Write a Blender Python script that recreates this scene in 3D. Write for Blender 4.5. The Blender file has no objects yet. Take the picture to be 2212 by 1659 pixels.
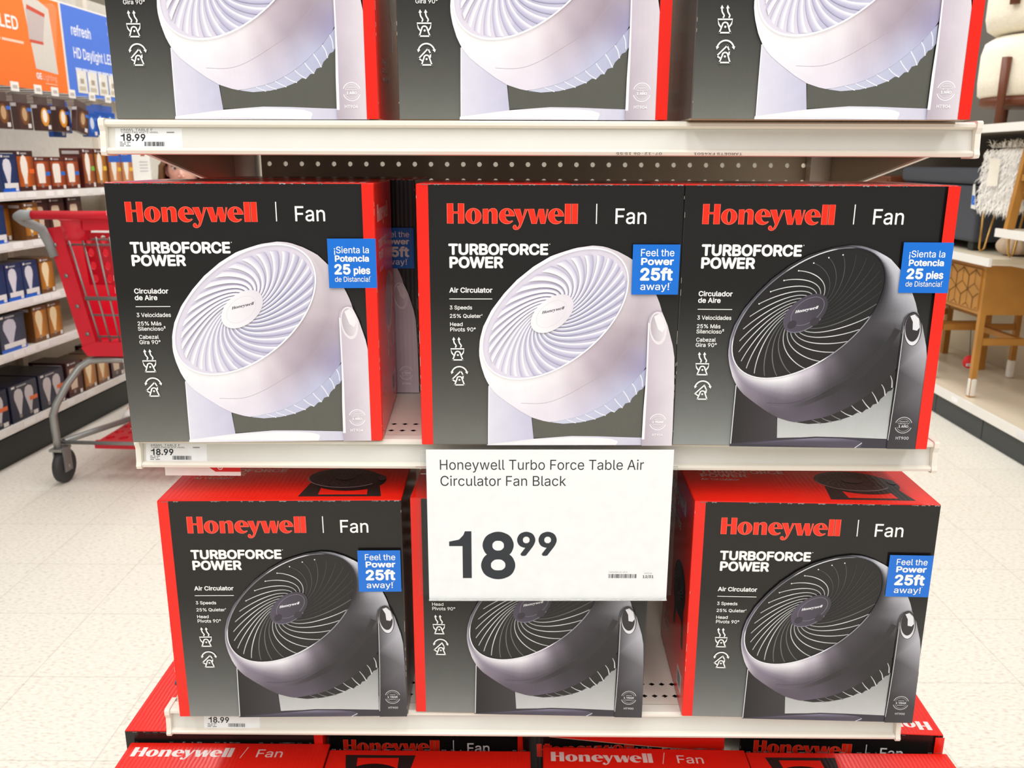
import bpy, bmesh, math, random
from math import sin, cos, pi, radians as R, hypot, atan2
from mathutils import Vector as V, Matrix
from mathutils.geometry import tessellate_polygon

SC = bpy.context.scene
COL = SC.collection

def S(r, g, b):
    def f(c):
        c = c / 255.0
        return c / 12.92 if c <= 0.04045 else ((c + 0.055) / 1.055) ** 2.4
    return (f(r), f(g), f(b))

# ------------------------------------------------------------------ camera
FPX = 1850.69                      # focal length in pixels of the 2212 px wide frame
CAM_P = V((-0.0225, -0.9459, 1.235))
CAM_M = Matrix(((0.9999736, -0.0048809, 0.0053735),
                (0.0064264, 0.2509312, -0.9679836),
                (0.0033762, 0.9679926, 0.2509560)))
cam = bpy.data.cameras.new('camera')
cam.sensor_width = 36.0
cam.sensor_fit = 'HORIZONTAL'
cam.lens = FPX / 2212 * 36
cam.clip_start = 0.05
cam.clip_end = 60
cam.dof.use_dof = True
cam.dof.focus_distance = 0.93
cam.dof.aperture_fstop = cam.lens / 2.4
camo = bpy.data.objects.new('camera', cam)
COL.objects.link(camo)
camo.matrix_world = Matrix.Translation(CAM_P) @ CAM_M.to_4x4()
SC.camera = camo

# ------------------------------------------------------------------ view, sky, lamps
SC.view_settings.view_transform = 'Standard'
SC.view_settings.look = 'None'
SC.view_settings.exposure = 0.06
SC.view_settings.gamma = 1.0
SC.view_settings.use_curve_mapping = False
world = bpy.data.worlds.new('store_air')
world.use_nodes = True
SC.world = world
bg = world.node_tree.nodes['Background']
bg.inputs[0].default_value = (1.0, 0.995, 0.985, 1)
bg.inputs[1].default_value = 0.44

def lamp(name, x, y, z, sx, sy, watts, color=(1.0, 0.985, 0.96), rot=(0, 0, 0)):
    l = bpy.data.lights.new(name, 'AREA')
    l.shape = 'RECTANGLE'; l.size = sx; l.size_y = sy
    l.energy = watts; l.color = color
    o = bpy.data.objects.new(name, l)
    o.location = (x, y, z); o.rotation_euler = rot
    COL.objects.link(o)
    return o
# rows of ceiling tubes running down the store
for i, x in enumerate((-1.6, 0.0, 1.6)):
    lamp('ceiling_tube_row', x, -3.2, 3.6, 0.5, 5.0, 74)
    lamp('ceiling_tube_row', x, 3.4, 3.6, 0.5, 5.0, 66)

# ------------------------------------------------------------------ materials
def nodes_of(m):
    m.use_nodes = True
    nt = m.node_tree
    return nt, nt.nodes['Principled BSDF']

def mat(name, rgb, rough=0.5, metal=0.0, spec=0.5, noise=None, bump=None, coat=0.0, alpha=None, trans=0.0, ior=1.45, sheen=0.0, sss=0.0):
    m = bpy.data.materials.new(name)
    nt, b = nodes_of(m)
    b.inputs['Base Color'].default_value = (*rgb, 1)
    b.inputs['Roughness'].default_value = rough
    b.inputs['Metallic'].default_value = metal
    b.inputs['Specular IOR Level'].default_value = spec
    b.inputs['Coat Weight'].default_value = coat
    b.inputs['Transmission Weight'].default_value = trans
    b.inputs['IOR'].default_value = ior
    b.inputs['Sheen Weight'].default_value = sheen
    if sss:
        b.inputs['Subsurface Weight'].default_value = sss
        b.inputs['Subsurface Radius'].default_value = (0.03, 0.03, 0.03)
        b.inputs['Subsurface Scale'].default_value = 1.0
    tc = nt.nodes.new('ShaderNodeTexCoord')
    sc, amt = noise or (14.0, 0.06)
    n = nt.nodes.new('ShaderNodeTexNoise')
    n.inputs['Scale'].default_value = sc
    n.inputs['Detail'].default_value = 4
    nt.links.new(tc.outputs['Object'], n.inputs['Vector'])
    mx = nt.nodes.new('ShaderNodeMix'); mx.data_type = 'RGBA'
    mx.inputs[6].default_value = (*[c * (1 - amt) for c in rgb], 1)
    mx.inputs[7].default_value = (*[min(1, c * (1 + amt)) for c in rgb], 1)
    nt.links.new(n.outputs['Fac'], mx.inputs[0])
    nt.links.new(mx.outputs[2], b.inputs['Base Color'])
    if bump:
        n2 = nt.nodes.new('ShaderNodeTexNoise')
        n2.inputs['Scale'].default_value = bump[0]
        n2.inputs['Detail'].default_value = 3
        nt.links.new(tc.outputs['Object'], n2.inputs['Vector'])
        bp = nt.nodes.new('ShaderNodeBump')
        bp.inputs['Strength'].default_value = bump[1]
        bp.inputs['Distance'].default_value = 0.002
        nt.links.new(n2.outputs['Fac'], bp.inputs['Height'])
        nt.links.new(bp.outputs['Normal'], b.inputs['Normal'])
    return m

def print_mat(name, rough=0.3, spec=0.4, corrugate=0.0, coat=0.0):
    """ink on paper or card: colour comes from the printed layout (colour attribute)"""
    m = bpy.data.materials.new(name)
    nt, b = nodes_of(m)
    a = nt.nodes.new('ShaderNodeVertexColor'); a.layer_name = 'Col'
    tc = nt.nodes.new('ShaderNodeTexCoord')
    n = nt.nodes.new('ShaderNodeTexNoise'); n.inputs['Scale'].default_value = 60; n.inputs['Detail'].default_value = 3
    nt.links.new(tc.outputs['Object'], n.inputs['Vector'])
    mr = nt.nodes.new('ShaderNodeMapRange')
    mr.inputs[3].default_value = 0.93; mr.inputs[4].default_value = 1.05
    nt.links.new(n.outputs['Fac'], mr.inputs[0])
    mx = nt.nodes.new('ShaderNodeMix'); mx.data_type = 'RGBA'; mx.blend_type = 'MULTIPLY'
    mx.inputs[0].default_value = 1.0
    nt.links.new(a.outputs['Color'], mx.inputs[6])
    nt.links.new(mr.outputs[0], mx.inputs[7])
    nt.links.new(mx.outputs[2], b.inputs['Base Color'])
    b.inputs['Roughness'].default_value = rough
    b.inputs['Specular IOR Level'].default_value = spec
    b.inputs['Coat Weight'].default_value = coat
    if corrugate:
        # flutes of the corrugated board showing through the face sheet
        w = nt.nodes.new('ShaderNodeTexWave'); w.bands_direction = 'X'
        w.inputs['Scale'].default_value = 55; w.inputs['Distortion'].default_value = 2.0; w.inputs['Detail'].default_value = 2
        mp = nt.nodes.new('ShaderNodeMapping'); mp.inputs['Scale'].default_value = (1, 1, 0.12)
        nt.links.new(tc.outputs['Object'], mp.inputs['Vector'])
        nt.links.new(mp.outputs['Vector'], w.inputs['Vector'])
        n2 = nt.nodes.new('ShaderNodeTexNoise'); n2.inputs['Scale'].default_value = 9; n2.inputs['Detail'].default_value = 2
        nt.links.new(tc.outputs['Object'], n2.inputs['Vector'])
        mu = nt.nodes.new('ShaderNodeMath'); mu.operation = 'MULTIPLY'
        nt.links.new(w.outputs['Fac'], mu.inputs[0]); nt.links.new(n2.outputs['Fac'], mu.inputs[1])
        ad = nt.nodes.new('ShaderNodeMath'); ad.operation = 'MULTIPLY_ADD'; ad.inputs[1].default_value = 1.4
        nt.links.new(n2.outputs['Fac'], ad.inputs[0]); nt.links.new(mu.outputs[0], ad.inputs[2])
        bp = nt.nodes.new('ShaderNodeBump'); bp.inputs['Strength'].default_value = corrugate; bp.inputs['Distance'].default_value = 0.001
        nt.links.new(ad.outputs[0], bp.inputs['Height'])
        nt.links.new(bp.outputs['Normal'], b.inputs['Normal'])
    return m

INK = print_mat('glossy_carton_print', 0.24, 0.42, 0.17)
PAPER = print_mat('paper_print', 0.5, 0.35)
M_RAIL = mat('cream_plastic_rail', S(236, 231, 219), 0.35, spec=0.45, noise=(5, 0.03))
M_SHELF = mat('cream_painted_steel', S(226, 216, 203), 0.4, spec=0.4, noise=(6, 0.04))
M_TAN = mat('tan_painted_steel', S(190, 176, 156), 0.55, spec=0.3, noise=(6, 0.06))
M_DARKGREY = mat('charcoal_plastic', S(58, 60, 60), 0.5, noise=(8, 0.1))
M_WHITE = mat('white_enamel', S(232, 230, 224), 0.35, noise=(6, 0.03))
M_STEEL = mat('grey_steel_tube', S(150, 150, 148), 0.35, metal=0.6, noise=(30, 0.08))

# ------------------------------------------------------------------ mesh building
class MB:
    def __init__(self):
        self.v = []; self.f = []; self.c = []; self.smooth = set()
    def add(self, vs, fs, col=(1, 1, 1), smooth=False):
        o = len(self.v)
        self.v += [tuple(p) for p in vs]
        if col and isinstance(col[0], (tuple, list)): self.c += [tuple(q) for q in col]
        else: self.c += [tuple(col)] * len(vs)
        for q in fs:
            if smooth: self.smooth.add(len(self.f))
            self.f.append(tuple(i + o for i in q))
        return self
    def box(self, c, s, col=(1, 1, 1), rz=0.0, m=None):
        hx, hy, hz = s[0] / 2, s[1] / 2, s[2] / 2
        P = [V((x, y, z)) for z in (-hz, hz) for y in (-hy, hy) for x in (-hx, hx)]
        M = m or Matrix.Rotation(rz, 3, 'Z')
        P = [V(c) + M @ p for p in P]
        return self.add(P, [(0, 2, 3, 1), (4, 5, 7, 6), (0, 1, 5, 4), (2, 6, 7, 3), (0, 4, 6, 2), (1, 3, 7, 5)], col)
    def bevbox(self, c, s, bev=0.002, col=(1, 1, 1), rz=0.0, seg=2, m=None):
        bm = bmesh.new()
        bmesh.ops.create_cube(bm, size=1)
        for v in bm.verts: v.co = V((v.co.x * s[0], v.co.y * s[1], v.co.z * s[2]))
        bmesh.ops.bevel(bm, geom=list(bm.edges), offset=min(bev, min(s) * 0.45), segments=seg, profile=0.5, affect='EDGES')
        M = m or Matrix.Rotation(rz, 3, 'Z')
        bm.verts.index_update()
        self.add([V(c) + M @ v.co for v in bm.verts], [[v.index for v in f.verts] for f in bm.faces], col)
        bm.free()
        return self
    def prism(self, pts, axis, a, b, col=(1, 1, 1)):
        """extrude a 2-D outline along x, y or z from a to b"""
        def P(p, t):
            return {'x': (t, p[0], p[1]), 'y': (p[0], t, p[1]), 'z': (p[0], p[1], t)}[axis]
        n = len(pts)
        vs = [P(p, a) for p in pts] + [P(p, b) for p in pts]
        fs = [(i, (i + 1) % n, n + (i + 1) % n, n + i) for i in range(n)]
        tr = tessellate_polygon([[V((p[0], p[1], 0)) for p in pts]])
        fs += [tuple(t) for t in tr] + [tuple(n + i for i in reversed(t)) for t in tr]
        return self.add(vs, fs, col)
    def tube(self, path, r, col=(1, 1, 1), n=10, caps=True, smooth=True):
        path = [V(p) for p in path]
        rs = r if isinstance(r, (list, tuple)) else [r] * len(path)
        vs = []; fs = []
        up = None
        for i, p in enumerate(path):
            a = path[max(0, i - 1)]; b = path[min(len(path) - 1, i + 1)]
            t = (b - a).normalized()
            if up is None:
                up = V((0, 0, 1)) if abs(t.z) < 0.9 else V((1, 0, 0))
            u = (up - t * up.dot(t)).normalized(); w = t.cross(u); up = u
            for k in range(n):
                an = 2 * pi * k / n
                vs.append(p + (u * cos(an) + w * sin(an)) * rs[i])
        for i in range(len(path) - 1):
            for k in range(n):
                k2 = (k + 1) % n
                fs.append((i * n + k, i * n + k2, (i + 1) * n + k2, (i + 1) * n + k))
        self.add(vs, fs, col, smooth)
        if caps:
            o = len(self.v) - len(vs)
            self.f.append(tuple(o + k for k in reversed(range(n))))
            self.f.append(tuple(o + (len(path) - 1) * n + k for k in range(n)))
        return self
    def lathe(self, prof, c=(0, 0, 0), n=32, col=(1, 1, 1), axis='z', a0=0, smooth=True):
        vs = []; fs = []
        for (r, z) in prof:
            for k in range(n):
                an = 2 * pi * k / n + a0
                p = {'z': (r * cos(an), r * sin(an), z), 'x': (z, r * cos(an), r * sin(an)), 'y': (r * sin(an), z, r * cos(an))}[axis]
                vs.append((c[0] + p[0], c[1] + p[1], c[2] + p[2]))
        for i in range(len(prof) - 1):
            for k in range(n):
                k2 = (k + 1) % n
                fs.append((i * n + k, i * n + k2, (i + 1) * n + k2, (i + 1) * n + k))
        fs.append(tuple(reversed(range(n)))); fs.append(tuple((len(prof) - 1) * n + k for k in range(n)))
        return self.add(vs, fs, col, smooth)
    def mesh(self, name, material):
        me = bpy.data.meshes.new(name)
        me.from_pydata(self.v, [], self.f)
        at = me.color_attributes.new('Col', 'FLOAT_COLOR', 'POINT')
        flat = []
        for c in self.c: flat += [c[0], c[1], c[2], 1.0]
        at.data.foreach_set('color', flat)
        if self.smooth:
            sm = [i in self.smooth for i in range(len(me.polygons))]
            me.polygons.foreach_set('use_smooth', sm)
        for m in (material if isinstance(material, (list, tuple)) else [material]): me.materials.append(m)
        me.update()
        return me
    def build(self, name, material, parent=None, loc=None, rz=None, label=None):
        o = bpy.data.objects.new(name, self.mesh(name, material))
        COL.objects.link(o)
        if parent: o.parent = parent
        if loc: o.location = loc
        if rz is not None: o.rotation_euler = (0, 0, rz)
        if label: o['label'] = label
        return o

def tag(o, label=None, cat=None, group=None, kind=None):
    if label: o['label'] = label
    if cat: o['category'] = cat
    if group: o['group'] = group
    if kind: o['kind'] = kind
    return o

def thing(name, label, cat, loc=(0, 0, 0), rz=0.0, group=None):
    o = bpy.data.objects.new(name, None)
    o.empty_display_size = 0.05
    COL.objects.link(o)
    o.location = loc; o.rotation_euler = (0, 0, rz)
    return tag(o, label, cat, group)

def dup(src, loc, rz=0.0, label=None, group=None, rot=None):
    def cp(o, parent):
        c = o.copy(); COL.objects.link(c)
        if parent: c.parent = parent; c.matrix_parent_inverse = o.matrix_parent_inverse.copy()
        for ch in [x for x in KIDS.get(o.name, [])]: cp(ch, c)
        return c
    KIDS = {}
    for x in bpy.data.objects:
        if x.parent: KIDS.setdefault(x.parent.name, []).append(x)
    c = cp(src, None)
    c.location = loc
    c.rotation_euler = rot if rot else (0, 0, rz)
    if label: c['label'] = label
    if group: c['group'] = group
    return c

def struct(name, mb, m):
    o = mb.build(name, m); o['kind'] = 'structure'; return o

# ------------------------------------------------------------------ flat printing
from mathutils.geometry import delaunay_2d_cdt
def letter_fill(s):
    """outlines of a line of type, filled by winding number"""
    cu = bpy.data.curves.new('t', 'FONT')
    cu.body = s; cu.size = 1.0
    if FONT: cu.font = FONT
    ob = bpy.data.objects.new('t', cu)
    COL.objects.link(ob)
    dg = bpy.context.evaluated_depsgraph_get()
    c2 = ob.evaluated_get(dg).to_curve(dg)
    loops = []
    for sp in c2.splines:
        pts = []
        bp = sp.bezier_points; n = len(bp)
        for i in range(n):
            a, b = bp[i], bp[(i + 1) % n]
            p0, p1, p2, p3 = a.co, a.handle_right, b.handle_left, b.co
            straight = (p1 - p0).cross(p3 - p0).length < 1e-5 and (p2 - p0).cross(p3 - p0).length < 1e-5
            k = 1 if straight else 4
            for j in range(k):
                t = j / k
                q = p0 * (1 - t) ** 3 + p1 * 3 * t * (1 - t) ** 2 + p2 * 3 * t * t * (1 - t) + p3 * t ** 3
                if not pts or (pts[-1] - q.to_2d()).length > 1e-5: pts.append(q.to_2d())
        if len(pts) > 2: loops.append(pts)
    ob.evaluated_get(dg).to_curve_clear()
    bpy.data.objects.remove(ob); bpy.data.curves.remove(cu)
    # letters that touch are filled together
    info = sorted([(min(p.x for p in l), max(p.x for p in l), l) for l in loops], key=lambda t: t[0])
    groups = []; right = -9
    for a, b, l in info:
        if a > right + 1e-4: groups.append([])
        groups[-1].append(l); right = max(right, b)
    V0 = []; F0 = []
    for g in groups:
        vs = []; es = []
        for l in g:
            o = len(vs); vs += l; es += [(o + i, o + (i + 1) % len(l)) for i in range(len(l))]
        ov, oe, of, *_ = delaunay_2d_cdt([V((p[0], p[1])) for p in vs], es, [], 0, 1e-6)
        base = len(V0); V0 += [(p.x, p.y) for p in ov]
        for f in of:
            cx = sum(ov[i].x for i in f) / len(f); cy = sum(ov[i].y for i in f) / len(f)
            w = 0
            for l in g:
                for i in range(len(l)):
                    p, q = l[i], l[(i + 1) % len(l)]
                    if (p[1] <= cy) != (q[1] <= cy):
                        x = p[0] + (cy - p[1]) / (q[1] - p[1]) * (q[0] - p[0])
                        if x > cx: w += 1 if q[1] > p[1] else -1
            if w: F0.append(tuple(base + i for i in f))
    return V0, F0

_txt = {}
import os
FONT = None
try:        # the sans that ships with Blender; the built-in face otherwise
    _fp = os.path.join(bpy.utils.system_resource('DATAFILES'), 'fonts', 'Inter.woff2')
    if os.path.exists(_fp): FONT = bpy.data.fonts.load(_fp)
except Exception:
    FONT = None
def text_shape(s, bold=0.0):
    k = (s, bold)
    if k in _txt: return _txt[k]
    v0, f0 = letter_fill(s)
    vs = []; fs = []
    # heavier weights: the letter laid down again a little to each side
    for dx, dy in ([(0, 0)] if bold <= 0 else [(bold * cos(i * pi / 4), bold * sin(i * pi / 4)) for i in range(8)]):
        o = len(vs)
        vs += [(x + dx, y + dy) for x, y in v0]; fs += [tuple(i + o for i in f) for f in f0]
    _txt[k] = (vs, fs)
    return _txt[k]

def capheight(bold):
    vs, _ = text_shape('H', bold)
    return min(v[1] for v in vs), max(v[1] for v in vs)

def ell(cx, cy, rx, ry, n=32, ang=0.0, a0=0.0, a1=360.0):
    out = []
    full = abs(a1 - a0) >= 359.9
    for i in range(n if full else n + 1):
        t = R(a0 + (a1 - a0) * i / n)
        x, y = rx * cos(t), ry * sin(t)
        out.append((cx + x * cos(ang) - y * sin(ang), cy + x * sin(ang) + y * cos(ang)))
    return out

def smooth_line(pts, n=6):
    out = []
    P = [pts[0]] + list(pts) + [pts[-1]]
    for i in range(1, len(P) - 2):
        for k in range(n):
            t = k / n
            a, b, c, d = P[i - 1], P[i], P[i + 1], P[i + 2]
            out.append(tuple(0.5 * (2 * b[j] + (c[j] - a[j]) * t + (2 * a[j] - 5 * b[j] + 4 * c[j] - d[j]) * t * t + (3 * b[j] - a[j] - 3 * c[j] + d[j]) * t ** 3) for j in (0, 1)))
    out.append(tuple(pts[-1]))
    return out

class Art(MB):
    """printing on one flat face; coordinates in mm on that face, each ink laid over the one before"""
    def __init__(self, place, h0=0.08, step=0.02):
        super().__init__(); self.place = place; self.h = h0; self.step = step
    def put(self, pts, fs, col):
        self.add([self.place(p[0] / 1000, p[1] / 1000, self.h / 1000) for p in pts], fs, col)
        self.h += self.step
    def poly(self, pts, col, holes=()):
        loops = [[V((p[0], p[1], 0)) for p in pts]] + [[V((p[0], p[1], 0)) for p in hh] for hh in holes]
        allp = [p for l in ([pts] + list(holes)) for p in l]
        fs = [tuple(t) for t in tessellate_polygon(loops)]
        self.put(allp, fs, [col(p[0], p[1]) for p in allp] if callable(col) else col)
    def rect(self, u0, v0, u1, v1, col):
        self.put([(u0, v0), (u1, v0), (u1, v1), (u0, v1)], [(0, 1, 2, 3)], col)
    def grid(self, u0, v0, u1, v1, col, nu=1, nv=16):
        P = [(u0 + (u1 - u0) * i / nu, v0 + (v1 - v0) * j / nv) for j in range(nv + 1) for i in range(nu + 1)]
        fs = [(j * (nu + 1) + i, j * (nu + 1) + i + 1, (j + 1) * (nu + 1) + i + 1, (j + 1) * (nu + 1) + i) for j in range(nv) for i in range(nu)]
        self.put(P, fs, [col(*p) for p in P])
    def stroke(self, pts, w, col, closed=False):
        n = len(pts); L = []; Rr = []
        for i in range(n):
            a = pts[i - 1] if (i or closed) else pts[i]
            b = pts[(i + 1) % n] if (i < n - 1 or closed) else pts[i]
            dx, dy = b[0] - a[0], b[1] - a[1]; l = hypot(dx, dy) or 1
            ww = (w[i] if isinstance(w, (list, tuple)) else w) / 2
            L.append((pts[i][0] - dy / l * ww, pts[i][1] + dx / l * ww)); Rr.append((pts[i][0] + dy / l * ww, pts[i][1] - dx / l * ww))
        m = n if closed else n - 1
        fs = [(i, n + i, n + (i + 1) % n, (i + 1) % n) for i in range(m)]
        cc = (list(col) * 2) if isinstance(col[0], (tuple, list)) else col
        self.put(L + Rr, fs, cc)
    def segs(self, pts, w, col, closed=False):
        """stroke with sharp joints"""
        m = len(pts) if closed else len(pts) - 1
        vs = []; fs = []
        for i in range(m):
            a, b = pts[i], pts[(i + 1) % len(pts)]
            dx, dy = b[0] - a[0], b[1] - a[1]; l = hypot(dx, dy) or 1
            dx, dy = dx / l * w / 2, dy / l * w / 2
            o = len(vs)
            vs += [(a[0] - dy - dx, a[1] + dx - dy), (a[0] + dy - dx, a[1] - dx - dy), (b[0] + dy + dx, b[1] - dx + dy), (b[0] - dy + dx, b[1] + dx + dy)]
            fs.append((o, o + 1, o + 2, o + 3))
        self.put(vs, fs, col)
    def text(self, s, u0, v0, u1, v1, col, bold=0.0, aff=None):
        """u0..u1 is the inked width, v0 the baseline, v1 the cap line"""
        vs, fs = text_shape(s, bold)
        if not vs: return
        x0 = min(v[0] for v in vs); x1 = max(v[0] for v in vs); y0, y1 = capheight(bold)
        P = [(u0 + (v[0] - x0) / (x1 - x0) * (u1 - u0), v0 + (v[1] - y0) / (y1 - y0) * (v1 - v0)) for v in vs]
        if aff: P = [aff(*p) for p in P]
        k = 8 if bold > 0 else 1
        n, m = len(P) // k, len(fs) // k
        st = self.step; self.step = 0.009 if k > 1 else st
        for i in range(k):
            self.put(P[i * n:(i + 1) * n], [tuple(j - i * n for j in f) for f in fs[i * m:(i + 1) * m]], col)
        self.step = st

def glyph_e(dx):
    o = [(3.43 + dx, 0.37)]
    o = [(x + dx, y) for x, y in ell(3.035, 0.375, 0.395, 0.39, 22, 0, 3, 322)]
    o += [(3.30 + dx, 0.15), (3.20 + dx, 0.11), (3.09 + dx, 0.13), (3.00 + dx, 0.22), (2.955 + dx, 0.38), (3.43 + dx, 0.38)]
    hole = [(2.95 + dx, 0.45), (2.96 + dx, 0.57), (3.0 + dx, 0.66), (3.05 + dx, 0.69), (3.10 + dx, 0.66), (3.14 + dx, 0.57), (3.15 + dx, 0.45)]
    return (o, [hole])
LOGO = [
    ([(0.0, 0), (0.31, 0), (0.31, 0.50), (0.56, 0.50), (0.56, 0), (0.86, 0), (0.86, 1), (0.56, 1), (0.56, 0.595), (0.31, 0.595), (0.31, 1), (0.0, 1)], []),
    (ell(1.335, 0.375, 0.40, 0.39, 26), [ell(1.335, 0.375, 0.105, 0.31, 18)]),
    ([(1.82, 0), (2.09, 0), (2.09, 0.5), (2.11, 0.6), (2.18, 0.64), (2.25, 0.61), (2.28, 0.52), (2.28, 0), (2.55, 0), (2.55, 0.58), (2.51, 0.69), (2.42, 0.755), (2.28, 0.76), (2.16, 0.71), (2.08, 0.63), (2.08, 0.735), (1.82, 0.735)], []),
    glyph_e(0.0),
    (smooth_line([(3.68, 0.0), (3.64, -0.12), (3.58, -0.2), (3.52, -0.21)], 3) + [(3.53, -0.15), (3.47, -0.07), (3.39, -0.08), (3.34, -0.18), (3.38, -0.27), (3.48, -0.31), (3.6, -0.29), (3.71, -0.2), (3.79, -0.04), (4.08, 0.735), (3.95, 0.735), (3.83, 0.30), (3.70, 0.735), (3.38, 0.735)], []),
    ([(4.10, 0.735), (4.41, 0.735), (4.53, 0.24), (4.66, 0.735), (4.90, 0.735), (4.99, 0.30), (5.07, 0.735), (5.14, 0.735), (4.98, 0), (4.76, 0), (4.65, 0.42), (4.55, 0), (4.30, 0)], []),
    glyph_e(2.50),
    ([(5.99, 0), (6.28, 0), (6.28, 1), (5.99, 1)], []),
    ([(6.34, 0), (6.63, 0), (6.63, 1), (6.34, 1)], []),
]
def logo(art, u0, v0, width, cap, col, edge=None, aff=None, ew=0.55):
    """the brand's heavy wordmark"""
    def T(p):
        q = (u0 + p[0] / 6.63 * width, v0 + p[1] * cap)
        return aff(*q) if aff else q
    vs = []; fs = []
    for o, hs in LOGO:
        loops = [o] + hs
        allp = [p for l in loops for p in l]
        b = len(vs)
        for t in tessellate_polygon([[V((p[0], p[1], 0)) for p in l] for l in loops]): fs.append(tuple(i + b for i in t))
        vs += [T(p) for p in allp]
    art.put(vs, fs, col)
    if edge:
        for o, hs in LOGO:
            for l in [o] + hs: art.stroke([T(p) for p in l], ew, edge, closed=True)
        art.put(vs[:0], [], edge)

# ------------------------------------------------------------------ the printed fan picture
BW, BD, BH = 0.284, 0.19, 0.2888      # carton width, depth, height
RED = S(238, 34, 18); WHT = S(246, 245, 243); BLK = S(24, 22, 21)
EC = (148.0, 150.2); EA, EB, EANG = 92.6, 53.0, R(-140.3)
def lerp3(a, b, t): return tuple(a[i] + (b[i] - a[i]) * t for i in range(3))
OUTLINE = [(65.5, 106.7), (66.6, 99.1), (68.2, 91.5), (71.9, 80), (76.5, 70.4), (84, 60.7), (98, 50), (112.2, 40.2), (124.5, 33.3), (136.8, 29.4), (146.1, 27.6), (159.8, 30.4), (173.9, 33.3), (184.2, 36.8), (194.4, 41.7), (205.6, 48), (216.6, 55.8), (226.6, 64.6), (236.6, 73.3), (244.2, 82.9), (250.4, 89.6), (252, 108), (262, 130), (266, 150), (263.5, 159.9), (258.3, 171.9), (252.3, 183.7), (242.6, 198.2), (229.5, 211.2), (214.8, 218.8), (201.1, 223.7), (188.5, 225), (169.7, 222.3), (156.3, 218.2), (143.4, 213.7), (124.7, 202.5), (106.8, 188), (93.2, 173.4), (79.5, 155.3), (70.3, 136.7), (66.6, 122.7)]
VENTS = [(146.1, 27.6), (159.9, 25.9), (178.7, 27.4), (193.8, 30.9), (206.9, 35.8), (213, 40), (217.5, 39.4), (222, 44), (226, 44.6), (229, 49.5), (234.2, 51), (236.5, 56), (241.2, 60.5), (243.5, 64.5), (247.2, 66), (250.7, 71.4), (250.4, 89.6), (244.2, 82.9), (236.6, 73.3), (226.6, 64.6), (216.6, 55.8), (205.6, 48), (194.4, 41.7), (184.2, 36.8), (173.9, 33.3), (159.8, 30.4)]
VRIBS = [[(244.2, 82.9), (246.7, 77.1), (247.5, 69)], [(235.7, 72.8), (239.2, 67.5), (241.2, 60)], [(226.2, 64.1), (230.6, 57.8), (234.2, 50.8)], [(216.6, 55.3), (220.6, 50), (226, 44.4)], [(205.6, 48), (210.4, 43.6), (217.3, 39.4)], [(194.4, 41.7), (201.2, 37.7), (207.5, 35.6)], [(184.2, 36.8), (189.9, 33.8), (196, 31.1)], [(173.9, 33.3), (178.7, 30.9), (185.3, 28.8)], [(163.5, 30.9), (168.3, 28.9), (174, 26.8)]]
PILLAR = [(250.4, 89.6), (250.1, 141.5), (251.6, 148), (255.1, 152.2), (260.1, 154.1), (265.1, 153.6), (271.8, 138.8), (278.5, 116.3), (281, 103), (282.4, 70.4), (283.2, 21.4), (283.2, 0), (249, 0), (249.2, 41.2), (250.2, 70.4)]
PILLAR = [p for p in PILLAR]
SEAM = [(112.1, 50), (130.9, 49.5), (145.8, 51.9), (163.9, 59.7), (182.4, 70.4), (205.4, 84.8), (218.9, 99.2), (232.2, 116.2), (243.3, 138.7)]
# angle seen from the grille's centre -> printed tone at the rim, midway, at the silhouette
TONES = {
 'white': {0: ((206, 195, 202), (188, 176, 186), (204, 194, 203)), 20: ((216, 207, 213), (196, 186, 194), (208, 199, 206)), 45: ((232, 226, 230), (214, 205, 211), (214, 206, 213)), 70: ((244, 242, 244), (238, 235, 239), (236, 233, 238)), 100: ((243, 241, 245), (242, 240, 245), (242, 240, 245)), 180: ((246, 245, 248), (246, 245, 248), (240, 239, 244)), 215: ((246, 246, 247), (247, 246, 247), (243, 242, 246)), 245: ((246, 245, 246), (240, 237, 243), (236, 232, 242)), 270: ((240, 236, 240), (229, 222, 231), (226, 220, 233)), 290: ((222, 212, 219), (204, 193, 204), (202, 199, 221)), 310: ((200, 187, 197), (174, 161, 175), (190, 193, 220)), 330: ((190, 177, 187), (164, 150, 163), (160, 155, 190)), 345: ((193, 181, 189), (170, 156, 167), (178, 168, 184))},
 'black': {0: ((62, 60, 64), (118, 117, 124), (182, 182, 190)), 18: ((44, 42, 46), (176, 176, 186), (204, 204, 212)), 40: ((38, 37, 40), (186, 186, 196), (214, 214, 222)), 52: ((34, 33, 35), (150, 150, 160), (110, 110, 118)), 66: ((34, 33, 35), (60, 60, 64), (52, 52, 55)), 90: ((46, 45, 48), (46, 45, 48), (46, 45, 48)), 150: ((60, 58, 62), (64, 62, 68), (70, 68, 74)), 185: ((150, 148, 162), (86, 83, 96), (120, 118, 132)), 208: ((206, 204, 214), (118, 112, 130), (190, 188, 198)), 222: ((236, 235, 240), (150, 142, 158), (226, 223, 230)), 238: ((240, 239, 243), (128, 120, 138), (130, 120, 132)), 256: ((238, 236, 242), (104, 96, 110), (88, 80, 92)), 275: ((196, 190, 202), (76, 70, 80), (92, 84, 98)), 295: ((112, 104, 116), (52, 49, 54), (64, 58, 66)), 315: ((70, 66, 72), (44, 42, 45), (42, 40, 42)), 338: ((66, 62, 68), (46, 44, 47), (44, 42, 44)), 350: ((66, 63, 68), (70, 68, 73), (90, 88, 94))}}
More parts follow.
